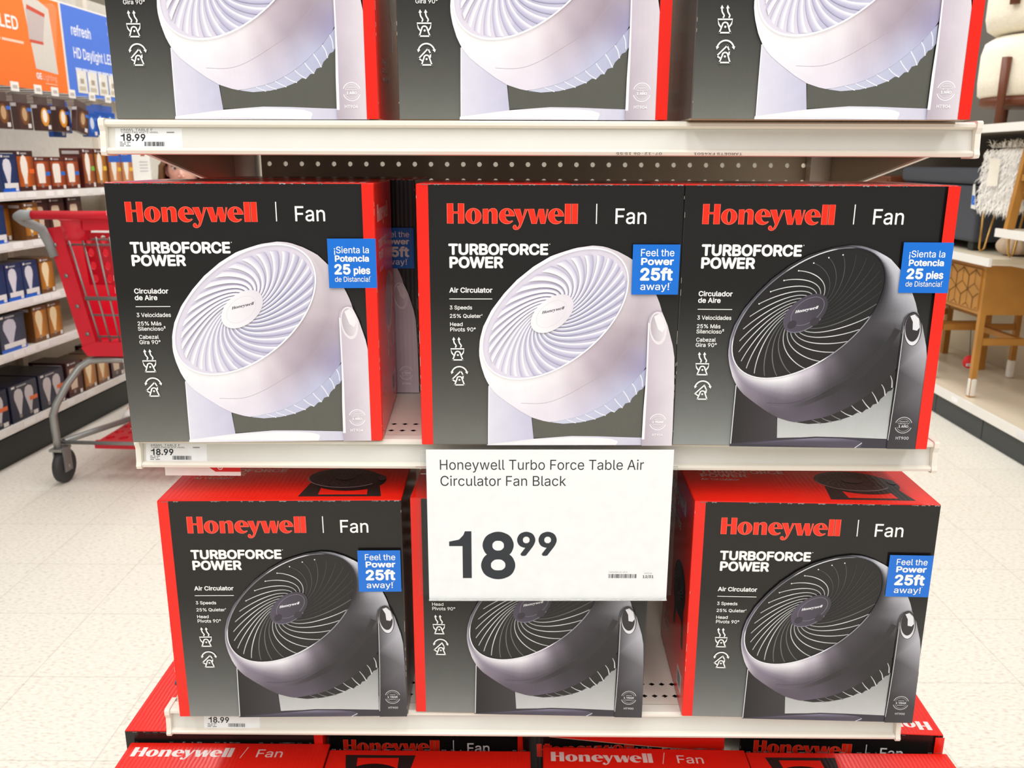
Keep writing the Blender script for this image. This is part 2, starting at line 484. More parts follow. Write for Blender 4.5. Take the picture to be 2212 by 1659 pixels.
def tone(kind, ang, t):
    tb = TONES[kind]; ks = sorted(tb)
    ang %= 360
    hi = next((k for k in ks if k > ang), ks[0]); lo = max([k for k in ks if k <= ang])
    span = (hi - lo) % 360 or 360
    f = ((ang - lo) % 360) / span; f = f * f * (3 - 2 * f)
    cols = [tuple(a + (b - a) * f for a, b in zip(tb[lo][i], tb[hi][i])) for i in range(3)]
    c = lerp3(cols[0], cols[1], t * 2) if t < 0.5 else lerp3(cols[1], cols[2], t * 2 - 1)
    return S(*c)
def ray_out(poly, c, ang):
    dx, dy = cos(ang), sin(ang); best = 0
    for i in range(len(poly)):
        x1, y1 = poly[i][0] - c[0], poly[i][1] - c[1]
        x2, y2 = poly[(i + 1) % len(poly)][0] - c[0], poly[(i + 1) % len(poly)][1] - c[1]
        den = dx * (y2 - y1) - dy * (x2 - x1)
        if abs(den) < 1e-9: continue
        t = (x1 * (y2 - y1) - y1 * (x2 - x1)) / den
        s = (x1 * dy - y1 * dx) / den
        if 0 <= s <= 1 and t > best: best = t
    return best
def emap(x, y, k=(0, 0)):
    """unit disc -> the grille ellipse"""
    X, Y = x * EA, y * EB
    return (EC[0] + k[0] + X * cos(EANG) - Y * sin(EANG), EC[1] + k[1] + X * sin(EANG) + Y * cos(EANG))
def swirl(th0, n=14):
    out = []
    for i in range(n + 1):
        f = i / n
        r = 0.935 + (0.285 - 0.935) * f
        th = R(th0 - 64 * (0.58 * f + 0.42 * f ** 3))
        out.append(emap(r * cos(th), r * sin(th) + 0.062 * (1 - f) - 0.0 * f, (-2.4 * f, 1.2 * f)))
    return out

def fan_picture(art, kind, du=0.0, dv=0.0, small=False):
    def sh(p): return (p[0] + du, max(0.5, p[1] + dv) if p[1] > 1 else 0.5)
    def P(l): return [sh(p) for p in l]
    wh = kind == 'white'
    # far leg and foot of the stand
    leg = [(76.5, 76), (75.8, 0), (126.9, 0), (126.6, 8.1), (124, 34.3), (110, 70)]
    if wh:
        art.poly(P(leg), lambda u, v: S(*lerp3((222, 220, 234), (198, 196, 220), min(1, max(0, (u - du - 76) / 48)))))
        art.stroke(P([(76.3, 70), (75.8, 30), (75.6, 0.6)]), 1.0, S(246, 245, 248))
    else:
        art.poly(P(leg), lambda u, v: S(*lerp3((34, 31, 32), (60, 55, 60), min(1, max(0, (u - du - 76) / 48)))))
        art.stroke(P([(76.8, 70), (75.9, 30), (75.3, 0.6)]), 0.9, S(225, 226, 230))
    gap = [(124, 48), (126.6, 9), (150, 10), (198, 11), (248.5, 9.6), (249.5, 70), (225, 70)]
    if wh: art.poly(P(gap), lambda u, v: S(92, 92, 85))
    else: art.poly(P(gap), lambda u, v: S(*lerp3((196, 198, 198), (132, 134, 134), min(1, max(0, (v - dv - 9) / 70)))))
    base = [(73.9, 0), (74.4, 1.4), (83.9, 2.6), (107.6, 5.6), (126.6, 8.1), (146.4, 9.6), (169.6, 11.3), (198.1, 11), (226.7, 10), (251, 9.3), (253.3, 0)]
    hi = [(88.6, 1.6), (126.6, 6.1), (146.4, 7.6), (169.7, 9.4), (198.2, 9.3), (214, 7.9), (221, 5.8), (222.1, 4), (220, 1.0)]
    if wh:
        art.poly(P(base), lambda u, v: S(*lerp3((238, 237, 242), (205, 203, 222), min(1, max(0, (u - du - 120) / 110)))))
        art.poly(P(hi), S(243, 242, 245))
    else:
        art.poly(P(base), S(58, 54, 64))
        art.poly(P(hi), lambda u, v: S(*lerp3((70, 64, 78), (150, 146, 172), max(0, 1 - abs((u - du) - 170) / 60))))
        art.stroke(P([(214, 0.5), (221.5, 4.5)]), 0.8, S(220, 220, 226))
    # rear grille ribs under the body
    art.poly(P(VENTS), (lambda u, v: S(*lerp3((206, 208, 228), (178, 182, 210), min(1, max(0, (u - du - 150) / 100))))) if wh else S(38, 36, 36))
    for i, rb in enumerate(VRIBS):
        art.stroke(P(smooth_line(rb, 4)), 1.1 if wh else [0.5 + 0.12 * k for k in range(9)], S(232, 233, 244) if wh else (S(206, 205, 210) if i < 6 else S(120, 118, 122)))
    # housing between rim and silhouette
    N, K = 110, 8
    pts = []; cols = []
    for j in range(K + 1):
        for i in range(N):
            a = 2 * pi * i / N
            # rim point on the ellipse along this ray
            dx, dy = cos(a), sin(a)
            ex = dx * cos(EANG) + dy * sin(EANG); ey = -dx * sin(EANG) + dy * cos(EANG)
            r0 = 1 / math.sqrt((ex / EA) ** 2 + (ey / EB) ** 2)
            r1 = max(r0 + 0.4, ray_out(OUTLINE, EC, a))
            r = r0 * 0.97 + (r1 - r0 * 0.97) * j / K
            pts.append(sh((EC[0] + dx * r, EC[1] + dy * r))); cols.append(tone(kind, math.degrees(a), (j / K) if wh else max(0.0, (j / K - 0.14) / 0.86)))
    fs = [(j * N + i, (j + 1) * N + i, (j + 1) * N + (i + 1) % N, j * N + (i + 1) % N) for j in range(K) for i in range(N)]
    art.put(pts, fs, cols)
    art.stroke(P(smooth_line(SEAM, 5)), 0.45, S(172, 160, 172) if wh else S(62, 58, 64))
    if not wh:      # the darker rear shell below the seam
        low = smooth_line(SEAM, 4)
        art.stroke(P([(p[0] + 3, p[1] - 4) for p in low]), [min(7.0, 0.2 + 0.45 * i) for i in range(len(low))], [S(*lerp3((112, 104, 118), (50, 47, 50), min(1, i / 14))) for i in range(len(low))])
    # opening
    E0 = [emap(cos(2 * pi * i / 72), sin(2 * pi * i / 72)) for i in range(72)]
    if wh:
        cen = sh(EC)
        vs = [cen] + P(E0)
        cs = [S(188, 186, 208)] + [S(224, 218, 232) if (p[0] < EC[0] - 20 or p[1] > 190) else S(200, 197, 220) for p in E0]
        art.put(vs, [(0, 1 + i, 1 + (i + 1) % 72) for i in range(72)], cs)
    else:
        art.poly(P(E0), S(33, 31, 31))
    if small:
        art.stroke(P(E0), 2.2, S(150, 150, 156), closed=True)
    NB = 30
    for b in range(NB):
        th = b * 360 / NB + 5
        c = swirl(th); nx = swirl(th - 7.0 if wh else th)
        if wh:
            # blade face, ridge, dark slot behind
            n = len(c)
            mid = [((a[0] * 0.55 + q[0] * 0.45), (a[1] * 0.55 + q[1] * 0.45)) for a, q in zip(c, nx)]
            mp = emap(cos(R(th)), sin(R(th)))
            a = math.degrees(atan2(mp[1] - EC[1], mp[0] - EC[0]))
            w = max(0, min(1, 0.28 + 0.85 * cos(R(a - 160))))        # blades facing left catch the studio light
            cols = [S(250, 249, 252)] * n + [S(*lerp3((205, 202, 223), (243, 241, 246), w))] * n + [S(*lerp3((178, 177, 206), (214, 209, 227), w))] * n
            vs = P(c) + P(mid) + P(nx)
            fs = [(i, i + 1, n + i + 1, n + i) for i in range(n - 1)] + [(n + i, n + i + 1, 2 * n + i + 1, 2 * n + i) for i in range(n - 1)]
            art.put(vs, fs, cols)
            if not small: art.stroke(P(nx), 0.45, S(*lerp3((170, 167, 200), (182, 176, 204), w)))
            art.stroke(P(c), 0.9, S(255, 254, 255))
        else:
            mp = emap(cos(R(th)), sin(R(th)))
            a = math.degrees(atan2(mp[1] - EC[1], mp[0] - EC[0])) % 360
            bright = 230 if (95 < a < 232 or 262 < a or a < 4) else 120
            if 4 <= a < 95: bright = 74 if a > 14 else 120
            if 60 < a < 95: bright = 96
            cc = [S(*(max(44, bright * (1 - 0.25 * abs(2 * i / 14 - 0.8))),) * 3) for i in range(len(c))]
            art.stroke(P(c), [0.95] * 15 if bright > 100 else [0.6] * 15, cc)
            if not small and 60 < a < 175: art.poly(P(ell(c[0][0], c[0][1], 0.8, 0.8, 8)), S(235, 235, 235))
    # rim
    rc = []
    for p in E0:
        a = math.degrees(atan2(p[1] - EC[1], p[0] - EC[0])) % 360
        if wh: rc.append(S(250, 249, 252))
        else:
            k = 216 if 70 < a < 115 else 120 if a < 180 and a > 60 else 236 if 200 < a < 300 else 150 if a >= 180 else 40
            rc.append(S(k, k, k + 6))
    art.stroke(P(E0), 1.5 if wh else 1.2, rc, closed=True)
    # hub
    hub = ell(EC[0] - 2.6, EC[1] + 1.3, 27.0, 16.4, 30, EANG)
    if wh:
        art.poly(P(hub), lambda u, v: S(*lerp3((243, 241, 244), (226, 220, 230), min(1, max(0, (u - du - 130) / 34)))))
        art.stroke(P(ell(EC[0] - 3.5, EC[1] + 1.0, 19, 11.5, 28, EANG)), 0.35, S(214, 208, 218), closed=True)
    else:
        art.poly(P(hub), lambda u, v: S(*lerp3((84, 76, 92), (62, 58, 66), min(1, max(0, (u - du - 125) / 40)))))
        art.stroke(P(ell(EC[0] - 0.5, EC[1] + 3.4, 20, 12, 28, EANG)), 0.5, S(128, 124, 138), closed=True)
        art.stroke(P(ell(EC[0] - 2.6, EC[1] + 1.3, 27.0, 16.4, 16, EANG, 10, 110)), 0.9, S(126, 122, 140))
        art.poly(P(ell(EC[0] - 16, EC[1] - 11.5, 5.5, 4.2, 14, EANG)), S(58, 53, 62))
        art.poly(P(ell(EC[0] + 8, EC[1] - 8, 5.5, 4.2, 14, EANG)), S(58, 53, 62))
    if not small:
        def aff(u, v):
            x, y = u, v
            return sh((EC[0] - 13.6 + x + 0.28 * y, EC[1] + 1.0 + y + 0.23 * x))
        logo(art, 0, 0, 23.5, 3.3, S(96, 90, 100) if wh else S(236, 236, 240), aff=aff)
    # near leg of the stand with its pivot cap
    if wh:
        art.poly(P(PILLAR), lambda u, v: S(*lerp3(lerp3((200, 189, 202), (182, 171, 184), min(1, max(0, (90 - v) / 60))), (224, 216, 224), min(1, max(0, (u - du - 256) / 26)))))
        art.poly(P([(250.4, 141.5), (251.8, 141.5), (252.2, 89.6), (252.4, 70.4), (251.8, 8), (248.8, 8), (249.2, 41.2), (250.3, 70.4), (250.6, 100)]), S(242, 240, 244))
        art.poly(P(ell(261.6, 135.6, 9.4, 18.4, 28, R(6))), S(232, 227, 232))
        art.poly(P(ell(261.2, 136.4, 7.9, 15.8, 28, R(6))), lambda u, v: S(*lerp3((186, 176, 186), (226, 220, 226), min(1, max(0, (u - du - 254) / 15)))))
        art.poly(P([(256.5, 148.5), (262, 151.5), (267, 146), (269, 136), (266.5, 131), (261.5, 134.5)]), S(238, 234, 238))
    else:
        def pc(u, v):
            x = min(1, max(0, (u - du - 252) / 28)); y = min(1, max(0, (v - dv - 45) / 70))
            return S(*lerp3(lerp3((54, 51, 54), (66, 63, 68), x), lerp3((70, 68, 72), (196, 195, 204), x), y))
        art.poly(P(PILLAR), pc)
        art.stroke(P([(252.2, 139), (252.0, 110), (251.6, 70), (250.4, 30), (249.4, 8.5)]), 0.7, S(210, 210, 214))
        art.stroke(P([(250.9, 130), (250.6, 70), (249.3, 30)]), 1.2, S(28, 27, 28))
        art.poly(P(ell(261.8, 135.2, 9.6, 18.8, 28, R(6))), S(40, 38, 40))
        art.poly(P(ell(261.8, 134.6, 8.7, 17.6, 28, R(6))), lambda u, v: S(*lerp3((232, 231, 236), (150, 148, 154), min(1, max(0, (v - dv - 118) / 26)))))
        art.poly(P(ell(261.4, 136.6, 7.8, 15.4, 28, R(6))), S(52, 47, 51))
        art.poly(P([(257.5, 149.5), (262, 151.2), (267, 146.5), (269, 137), (266.5, 133.5), (261.8, 134.5), (261.0, 143)]), S(226, 225, 230))

ICON_W = S(240, 240, 238)
def icons(art, u0, va, vb):
    k = 0.0945
    def a(p): return (u0 + (p[0] - 460) * k, va + (605 - p[1]) * k)
    def b(p): return (u0 + (p[0] - 460) * k, vb + (903 - p[1]) * k)
    for dx in (0, 60):
        art.stroke([a((x + dx, y)) for x, y in smooth_line([(518, 452), (528, 428), (506, 392), (500, 352)], 4)], 1.5, ICON_W)
        art.poly([a((x + dx, y)) for x, y in [(483, 360), (500, 325), (522, 358)]], ICON_W)
    art.stroke([a(p) for p in smooth_line([(500, 543), (478, 515), (465, 466), (620, 466), (610, 512), (586, 543)], 1)], 1.5, ICON_W)
    art.segs([a(p) for p in [(516, 520), (488, 598), (604, 598), (574, 520)]], 1.5, ICON_W)
    art.stroke([a(p) for p in ell(545, 522, 30, 26, 12, 0, 180, 360)], 1.5, ICON_W)
    art.poly([a(p) for p in ell(547, 540, 12, 12, 12)], ICON_W)
    art.stroke([b(p) for p in ell(562, 770, 92, 94, 16, 0, 200, 340)], 1.6, ICON_W)
    art.poly([b(p) for p in [(460, 735), (497, 740), (470, 768)]], ICON_W)
    art.poly([b(p) for p in [(666, 735), (628, 740), (655, 768)]], ICON_W)
    art.segs([b(p) for p in [(510, 852), (476, 830), (580, 728), (606, 780), (604, 815)]], 1.5, ICON_W)
    art.segs([b(p) for p in [(535, 820), (506, 897), (620, 897), (592, 820)]], 1.5, ICON_W)
    art.stroke([b(p) for p in ell(563, 822, 30, 26, 12, 0, 180, 360)], 1.5, ICON_W)
    art.poly([b(p) for p in ell(562, 836, 12, 12, 12)], ICON_W)

def seal(art, cx, cy, lines, model, col, mu):
    for r, w in ((9.2, 0.75), (7.2, 0.3)):
        art.stroke(ell(cx, cy, r, r, 20, 0, 18, 162), w, col); art.stroke(ell(cx, cy, r, r, 20, 0, 198, 342), w, col)
    for s, u0, u1, v0, v1, b in lines: art.text(s, cx + u0, cy + v0, cx + u1, cy + v1, col, b)
    art.text(model, mu[0], mu[1], mu[2], mu[3], col, 0.02)

def face_en(art, kind, du=0.0, dv=0.0):
    L0, L1 = (26, 24, 22), ((116, 117, 111) if kind == 'white' else (130, 133, 131))
    art.grid(1, 1, 283, 287.8, lambda u, v: S(*lerp3(L1, L0, min(1, max(0, (v - 5) / 165)) ** 0.8)), 1, 24)
    art.rect(0.5, 0.8, 13.0, 288, RED)
    LR = S(244, 44, 22); LE = S(255, 112, 88)
    logo(art, 32.7, 247.6, 138.3, 20.8, LR, LE)
    art.stroke([(191.2, 247.5), (191.1, 268.5)], 1.1, WHT)
    art.text('Fan', 211.3, 247.6, 244.2, 263.8, WHT, 0.006)
    art.text('TURBOFORCE', 33.5, 214.4, 140.4, 226.5, WHT, 0.035)
    art.text("'", 141.6, 223.4, 142.3, 226.6, WHT)
    art.text('POWER', 34.4, 200.3, 92.4, 212.7, WHT, 0.035)
    def T(s, u0, v0, u1, v1, b): art.text(s, u0 + du, v0 + dv, u1 + du, v1 + dv, WHT, b)
    T('Air Circulator', 33.8, 173.8, 80.5, 179.4, 0.022)
    art.stroke([(33.7 + du, 167 + dv), (80.3 + du, 167 + dv)], 0.8, WHT)
    T('3 Speeds', 34, 155.5, 58.4, 159.7, 0.012)
    T("25% Quieter'", 34, 146.2, 69.4, 150.4, 0.012)
    T('Head', 34.1, 137.1, 47.9, 141.3, 0.012)
    T('Pivots 90°', 34.2, 131.2, 62.1, 135.6, 0.012)
    icons(art, 34.0 + du, 98.6 + dv, 70.2 + dv)

def face_es(art, kind):
    L0, L1 = (26, 24, 22), ((116, 117, 111) if kind == 'white' else (142, 146, 144))
    art.grid(1, 1, 283, 287.8, lambda u, v: S(*lerp3(L1, L0, min(1, max(0, (v - 5) / 165)) ** 0.8)), 1, 24)
    LR = S(244, 44, 22); LE = S(255, 112, 88)
    logo(art, 20.0, 247.8, 138.1, 20.8, LR, LE)
    art.stroke([(178.5, 248.3), (178.6, 268.9)], 1.1, WHT)
    art.text('Fan', 198.5, 248.4, 230.4, 264.4, WHT, 0.006)
    art.text('TURBOFORCE', 20.8, 214.1, 127.2, 226.6, WHT, 0.035)
    art.text("'", 128.4, 223.4, 129.1, 226.6, WHT)
    art.text('POWER', 21.1, 200.5, 78.7, 212.8, WHT, 0.035)
    art.text('Circulador', 20.3, 170.7, 56.9, 176.3, WHT, 0.022)
    art.text('de Aire', 20.2, 163.5, 44.5, 169.1, WHT, 0.022)
    art.stroke([(20.2, 156.4), (57.5, 156.4)], 0.8, WHT)
    art.text('3 Velocidades', 20.3, 144.9, 57.2, 149.5, WHT, 0.012)
    art.text('25% Más', 20.4, 135.5, 46.1, 139.9, WHT, 0.012)
    art.text('Silencioso²', 20.2, 129.7, 50.2, 134.1, WHT, 0.012)
    art.text('Cabezal', 20.5, 120.5, 41.8, 124.9, WHT, 0.012)
    art.text('Gira 90°', 20.3, 114.6, 43.2, 119.1, WHT, 0.012)
    icons(art, 21.0, 82.5, 54.5)

BLUE = S(18, 112, 214)
def worn_edges(art, seed):
    rw = random.Random(seed)
    for i in range(26):
        u = rw.uniform(3, 278); w = rw.uniform(1.5, 9)
        art.poly([(u, 288.4), (u + w, 288.4), (u + w * 0.8, 287.5 - rw.uniform(0, 0.7)), (u + w * 0.4, 287.9), (u + w * 0.1, 287.4 - rw.uniform(0, 0.5))], S(*[rw.randint(90, 160)] * 3))
    for i in range(14):
        v = rw.uniform(2, 284); w = rw.uniform(1.5, 8)
        for e in (0.5, 283.2):
            if rw.random() < 0.6: art.rect(e, v, e + 0.35, v + w, S(190, 178, 168))
def label_en(art):
    art.rect(230.6, 172.7, 281.2, 226.4, BLUE)
    art.text('Feel the', 239.3, 213.9, 275.1, 221.6, WHT, 0.006)
    art.text('Power', 239.8, 204.5, 275, 212.2, WHT, 0.03)
    art.text('25ft', 239.3, 187.8, 274.6, 201.5, WHT, 0.035)
    art.text('away!', 240, 177.7, 271.2, 185.4, WHT, 0.006)
    art.text("'", 272.0, 183.4, 272.6, 186.2, WHT)
def label_es(art):
    art.rect(231.9, 176.7, 284.0, 230.3, BLUE)
    art.text('¡Sienta la', 238.8, 214.6, 276.4, 221.7, WHT, 0.006)
    art.text('Potencia', 239.4, 205.4, 276.2, 212.3, WHT, 0.03)
    art.text('25', 238.3, 191.5, 255.8, 202.9, WHT, 0.035)
    art.text('pies', 259.1, 191.8, 277.1, 200.2, WHT, 0.03)
    art.text('de Distancia!', 238.5, 183.6, 276.4, 189.2, WHT, 0.004)
    art.text("'", 277.0, 187.4, 277.5, 189.6, WHT)

def top_fan(art, ox, oy, k, kind):
    """the small fan printed on the lid"""
    def T(p): return (ox + p[0] * k, oy + p[1] * k)
    B = S(38, 34, 34) if kind == 'black' else S(38, 34, 34)
    art.poly([T(p) for p in [(0, 0), (100, 0), (88, 66), (76, 66), (82, 6), (23, 6), (22, 50), (6, 44)]], B)
    art.poly([T(p) for p in ell(53, 54, 47, 36, 30, R(-6))], S(24, 22, 23))
    art.poly([T(p) for p in ell(46, 63, 46, 34, 30, R(-6))], S(46, 42, 44))
    art.stroke([T(p) for p in ell(46, 63, 46, 34, 16, R(-6), 190, 330)], 1.6, S(146, 142, 152))
    for b in range(20):
        a = R(b * 18); pts = []
        for i in range(6):
            f = i / 5; r = 0.92 - 0.65 * f; aa = a - 0.9 * f
            pts.append(T((46 + 45 * r * cos(aa), 63 + 33 * r * sin(aa))))
        art.stroke(pts, 0.5, S(84, 80, 84))
    art.poly([T(p) for p in ell(46, 63, 13, 9, 16, R(-6))], S(58, 54, 60))
    art.poly([T(p) for p in ell(94, 60, 5, 9, 14)], S(70, 66, 72))

def carton_mesh():
    mb = MB()
    mb.bevbox((0, 0, BH / 2), (BW, BD, BH), 0.0016, (1, 1, 1), seg=2)
    g = S(92, 93, 89); d = S(32, 30, 29)
    cols = []
    for (x, y, z) in mb.v:
        if z > BH - 0.0008: c = RED
        elif z < 0.0008: c = S(160, 128, 96)
        elif x < -BW / 2 + 0.0008: c = RED
        elif x > BW / 2 - 0.0008: c = lerp3(g, d, z / BH)
        else: c = lerp3(g, d, z / BH)
        cols.append(c)
    mb.c = cols
    return mb

def P_front(u, v, h): return (-BW / 2 + u, -BD / 2 - h, v)
def P_back(u, v, h): return (BW / 2 - u, BD / 2 + h, v)
def P_left(u, v, h): return (-BW / 2 - h, BD / 2 - u, v)
def P_right(u, v, h): return (BW / 2 + h, -BD / 2 + u, v)
def P_top(u, v, h): return (-BW / 2 + u, -BD / 2 + v, BH + h)

def make_fan_box(kind):
    t = thing('fan_box', 'x', 'box')
    carton_mesh().build('carton', INK, t)
    en = Art(P_front); face_en(en, kind); worn_edges(en, 3); en.build('english_front_print', INK, t)
    es = Art(P_back); face_es(es, kind); worn_edges(es, 8); es.build('spanish_front_print', INK, t)
    fe = Art(P_front, en.h + 0.02); fan_picture(fe, kind)
    model = 'HT904' if kind == 'white' else 'HT900'
    sc = S(250, 248, 250) if kind == 'white' else S(200, 200, 202)
    seal(fe, 266, 28.6, [('LIMITED', -3.7, 3.6, 2.6, 3.7, 0.02), ('1 YEAR', -6.3, 6.4, -1.3, 1.4, 0.04), ('WARRANTY', -5, 5, -3.7, -2.5, 0.02)], model, sc, (260.4, 12.2, 272.3, 15.0))
    fe.build('fan_picture', INK, t)
    fs = Art(P_back, es.h + 0.02); fan_picture(fs, kind, -9.6, 2.1)
    seal(fs, 254.9 + (1.0 if kind == 'white' else 0), 28.5, [('GARANTÍA', -4.5, 4.5, 3.5, 4.8, 0.02), ('LIMITADA DE', -5.9, 5.9, 1.2, 2.5, 0.02), ('1 AÑO', -5.4, 5.4, -2.8, 0.1, 0.04)], model, sc, (247.9, 11.8, 262.1, 15.2))
    fs.rect(271.0, 0.8, 283.5, 288, RED)
    fs.build('fan_picture', INK, t)
    le = Art(P_front, fe.h + 0.02); label_en(le); le.build('blue_promo_panel', INK, t)
    ls = Art(P_back, fs.h + 0.02); label_es(ls); ls.build('blue_promo_panel', INK, t)
    tp = Art(P_top)
    wt = S(240, 236, 232)
    logo(tp, 11, 160, 141, 19, wt)
    tp.stroke([(165, 158), (170, 181)], 1.0, wt)
    tp.text('Fan', 186, 160, 222, 176, wt, 0.004)
    tp.build('lid_brand_lettering', INK, t); tp = Art(P_top)
    tp.text('TURBOFORCE', 23, 93, 129, 105, wt, 0.03)
    tp.text('POWER', 22, 79.5, 80, 91.5, wt, 0.03)
    tp.text('Air Circulator', 20, 68.5, 68, 75.5, wt, 0.012)
    tp.build('lid_product_lettering', INK, t)
    tf = Art(P_top); top_fan(tf, 161, 11, 0.98, kind); tf.build('lid_picture', INK, t)
    sp = Art(P_left)
    logo(sp, 20, 246, 120, 19, wt)
    sp.text('TURBOFORCE', 24, 216, 112, 226, wt, 0.03)
    sp.text('POWER', 24, 203, 70, 213, wt, 0.03)
    sp.text('Air Circulator', 26, 190, 66, 195, wt, 0.0)
    sp.build('side_lettering', INK, t)
    sp = Art(P_left)
    c = (S(40, 36, 38), S(20, 19, 20)) if kind == 'black' else (S(226, 222, 232), S(186, 182, 200))
    sp.poly([(92, 78), (104, 78), (110, 108), (150, 108), (154, 78), (168, 78), (160, 140), (98, 140)], c[0])
    sp.poly(ell(124, 142, 46, 36, 30, R(24)), c[0]); sp.poly(ell(120, 145, 40, 29, 30, R(24)), c[1])
    for b in range(22):
        a = R(b * 360 / 22)
        sp.stroke([(120 + 38 * r * cos(a - k) * cos(R(24)) - 27 * r * sin(a - k) * sin(R(24)), 145 + 38 * r * cos(a - k) * sin(R(24)) + 27 * r * sin(a - k) * cos(R(24))) for r, k in ((0.95, 0), (0.75, .25), (0.55, .55), (0.35, .95))], 0.5, S(150, 148, 150))
    sp.build('side_picture', INK, t)
    sp = Art(P_left)
    for i, (s, w) in enumerate((('3 Speeds', 26), ("25% Quieter'", 36), ('Head Pivots 90°', 44))):
        sp.text(s, 24, 60 - i * 9, 24 + w, 64.5 - i * 9, wt, 0.008)
    sp.build('side_small_print', INK, t); sp = Art(P_left)
    sp.rect(140, 18, 172, 44, S(228, 226, 222))
    random.seed(4)
    x = 143
    while x < 168:
        w = random.choice((0.5, 0.8, 1.2)); sp.rect(x, 22, x + w, 40, S(30, 30, 30)); x += w + random.choice((0.5, 0.9))
    sp.build('barcode_panel', INK, t)
    return t

# ------------------------------------------------------------------ store shell
M_FLOOR = bpy.data.materials.new('vinyl_floor_tile')
def floor_material(m):
    nt, b = nodes_of(m)
    tc = nt.nodes.new('ShaderNodeTexCoord')
    mp = nt.nodes.new('ShaderNodeMapping'); mp.inputs['Scale'].default_value = (1, 2.2, 1)
    nt.links.new(tc.outputs['Object'], mp.inputs['Vector'])
    n = nt.nodes.new('ShaderNodeTexNoise'); n.inputs['Scale'].default_value = 70; n.inputs['Detail'].default_value = 6
    nt.links.new(mp.outputs['Vector'], n.inputs['Vector'])
    r = nt.nodes.new('ShaderNodeValToRGB')
    e = r.color_ramp.elements
    e[0].position = 0.30; e[0].color = (*S(206, 196, 180), 1)
    e[1].position = 0.46; e[1].color = (*S(229, 223, 211), 1)
    q = e.new(0.75); q.color = (*S(238, 234, 224), 1)
    nt.links.new(n.outputs['Fac'], r.inputs[0])
    br = nt.nodes.new('ShaderNodeTexBrick')
    br.offset = 0; br.inputs['Scale'].default_value = 1
    br.inputs['Color1'].default_value = (1, 1, 1, 1); br.inputs['Color2'].default_value = (0.965, 0.965, 0.96, 1)
    br.inputs['Mortar'].default_value = (0.82, 0.81, 0.79, 1)
    br.inputs['Mortar Size'].default_value = 0.0018; br.inputs['Brick Width'].default_value = 0.3048; br.inputs['Row Height'].default_value = 0.3048
    nt.links.new(tc.outputs['Object'], br.inputs['Vector'])
    mx = nt.nodes.new('ShaderNodeMix'); mx.data_type = 'RGBA'; mx.blend_type = 'MULTIPLY'; mx.inputs[0].default_value = 1
    nt.links.new(r.outputs[0], mx.inputs[6]); nt.links.new(br.outputs[0], mx.inputs[7])
    nt.links.new(mx.outputs[2], b.inputs['Base Color'])
    b.inputs['Roughness'].default_value = 0.32
    b.inputs['Specular IOR Level'].default_value = 0.35
floor_material(M_FLOOR)
fl = MB().box((0, 2.0, -0.05), (11, 15, 0.1)); struct('floor', fl, M_FLOOR)
M_WALL = mat('beige_store_wall', S(206, 198, 184), 0.8, noise=(2, 0.03))
struct('wall_back', MB().box((0, 9.4, 2.0), (11, 0.1, 4.2)), M_WALL)
struct('wall_left', MB().box((-5.45, 2.0, 2.0), (0.1, 15, 4.2)), M_WALL)
struct('wall_right', MB().box((5.45, 2.0, 2.0), (0.1, 15, 4.2)), M_WALL)

# ------------------------------------------------------------------ end-cap gondola
ZB, ZM, ZT = 0.5632, 0.9233, 1.2770
gon = thing('gondola', 'tan steel end-cap display frame with a pegboard back behind the fan boxes', 'display rack', (0, 0.445, 0))
def pegboard(x0, x1, z0, z1, pitch=0.0254, r=0.0038, th=0.006):
    mb = MB()
    nx = int(round((x1 - x0) / pitch)); nz = int((z1 - z0) / pitch)
    k = 8
    for iz in range(nz):
        for ix in range(nx):
            cx, cz = x0 + (ix + 0.5) * pitch, z0 + (iz + 0.5) * pitch
            h = pitch / 2
            # outline point and hole point every 45 degrees
            for s, y in ((1, -th / 2), (-1, th / 2)):
                vs = []
                for q in range(k):
                    a = 2 * pi * q / k
                    m = max(abs(cos(a)), abs(sin(a)))
                    vs.append((cx + h * cos(a) / m, y, cz + h * sin(a) / m))
                for q in range(k):
                    a = 2 * pi * q / k
                    vs.append((cx + r * cos(a), y, cz + r * sin(a)))
                fs = [(q, (q + 1) % k, k + (q + 1) % k, k + q)[::s] for q in range(k)]
                mb.add(vs, fs)
            vs = [(cx + r * cos(2 * pi * q / k), y, cz + r * sin(2 * pi * q / k)) for y in (-th / 2, th / 2) for q in range(k)]
            mb.add(vs, [(q, (q + 1) % k, k + (q + 1) % k, k + q) for q in range(k)])
    return mb
pegboard(-0.42545, 0.42545, 0.1769, 1.75).build('pegboard_panel', M_TAN, gon)
for sx in (-1, 1):
    u = MB().box((sx * 0.4475, 0.0, 0.9), (0.036, 0.05, 1.8))
    for k in range(60): u.box((sx * 0.4475 + sx * 0.008, -0.0255, 0.2 + k * 0.0265), (0.004, 0.0012, 0.014), (0.2, 0.2, 0.2))
    u.build('upright', M_SHELF, gon)
# stepped base deck and kick plate (the frame stands in the deck's back)
bd = MB().box((0, -0.45, 0.1325), (0.93, 0.22, 0.015)).box((0, -0.1875, 0.1525), (0.93, 0.305, 0.015)).box((0, -0.34, 0.142), (0.93, 0.004, 0.034))
bd.build('base_deck', M_SHELF, gon)
MB().box((0, -0.6, 0.065), (0.93, 0.02, 0.13)).box((-0.455, -0.3, 0.065), (0.02, 0.6, 0.13)).box((0.455, -0.3, 0.065), (0.02, 0.6, 0.13)).build('kick_plate', M_DARKGREY, gon)

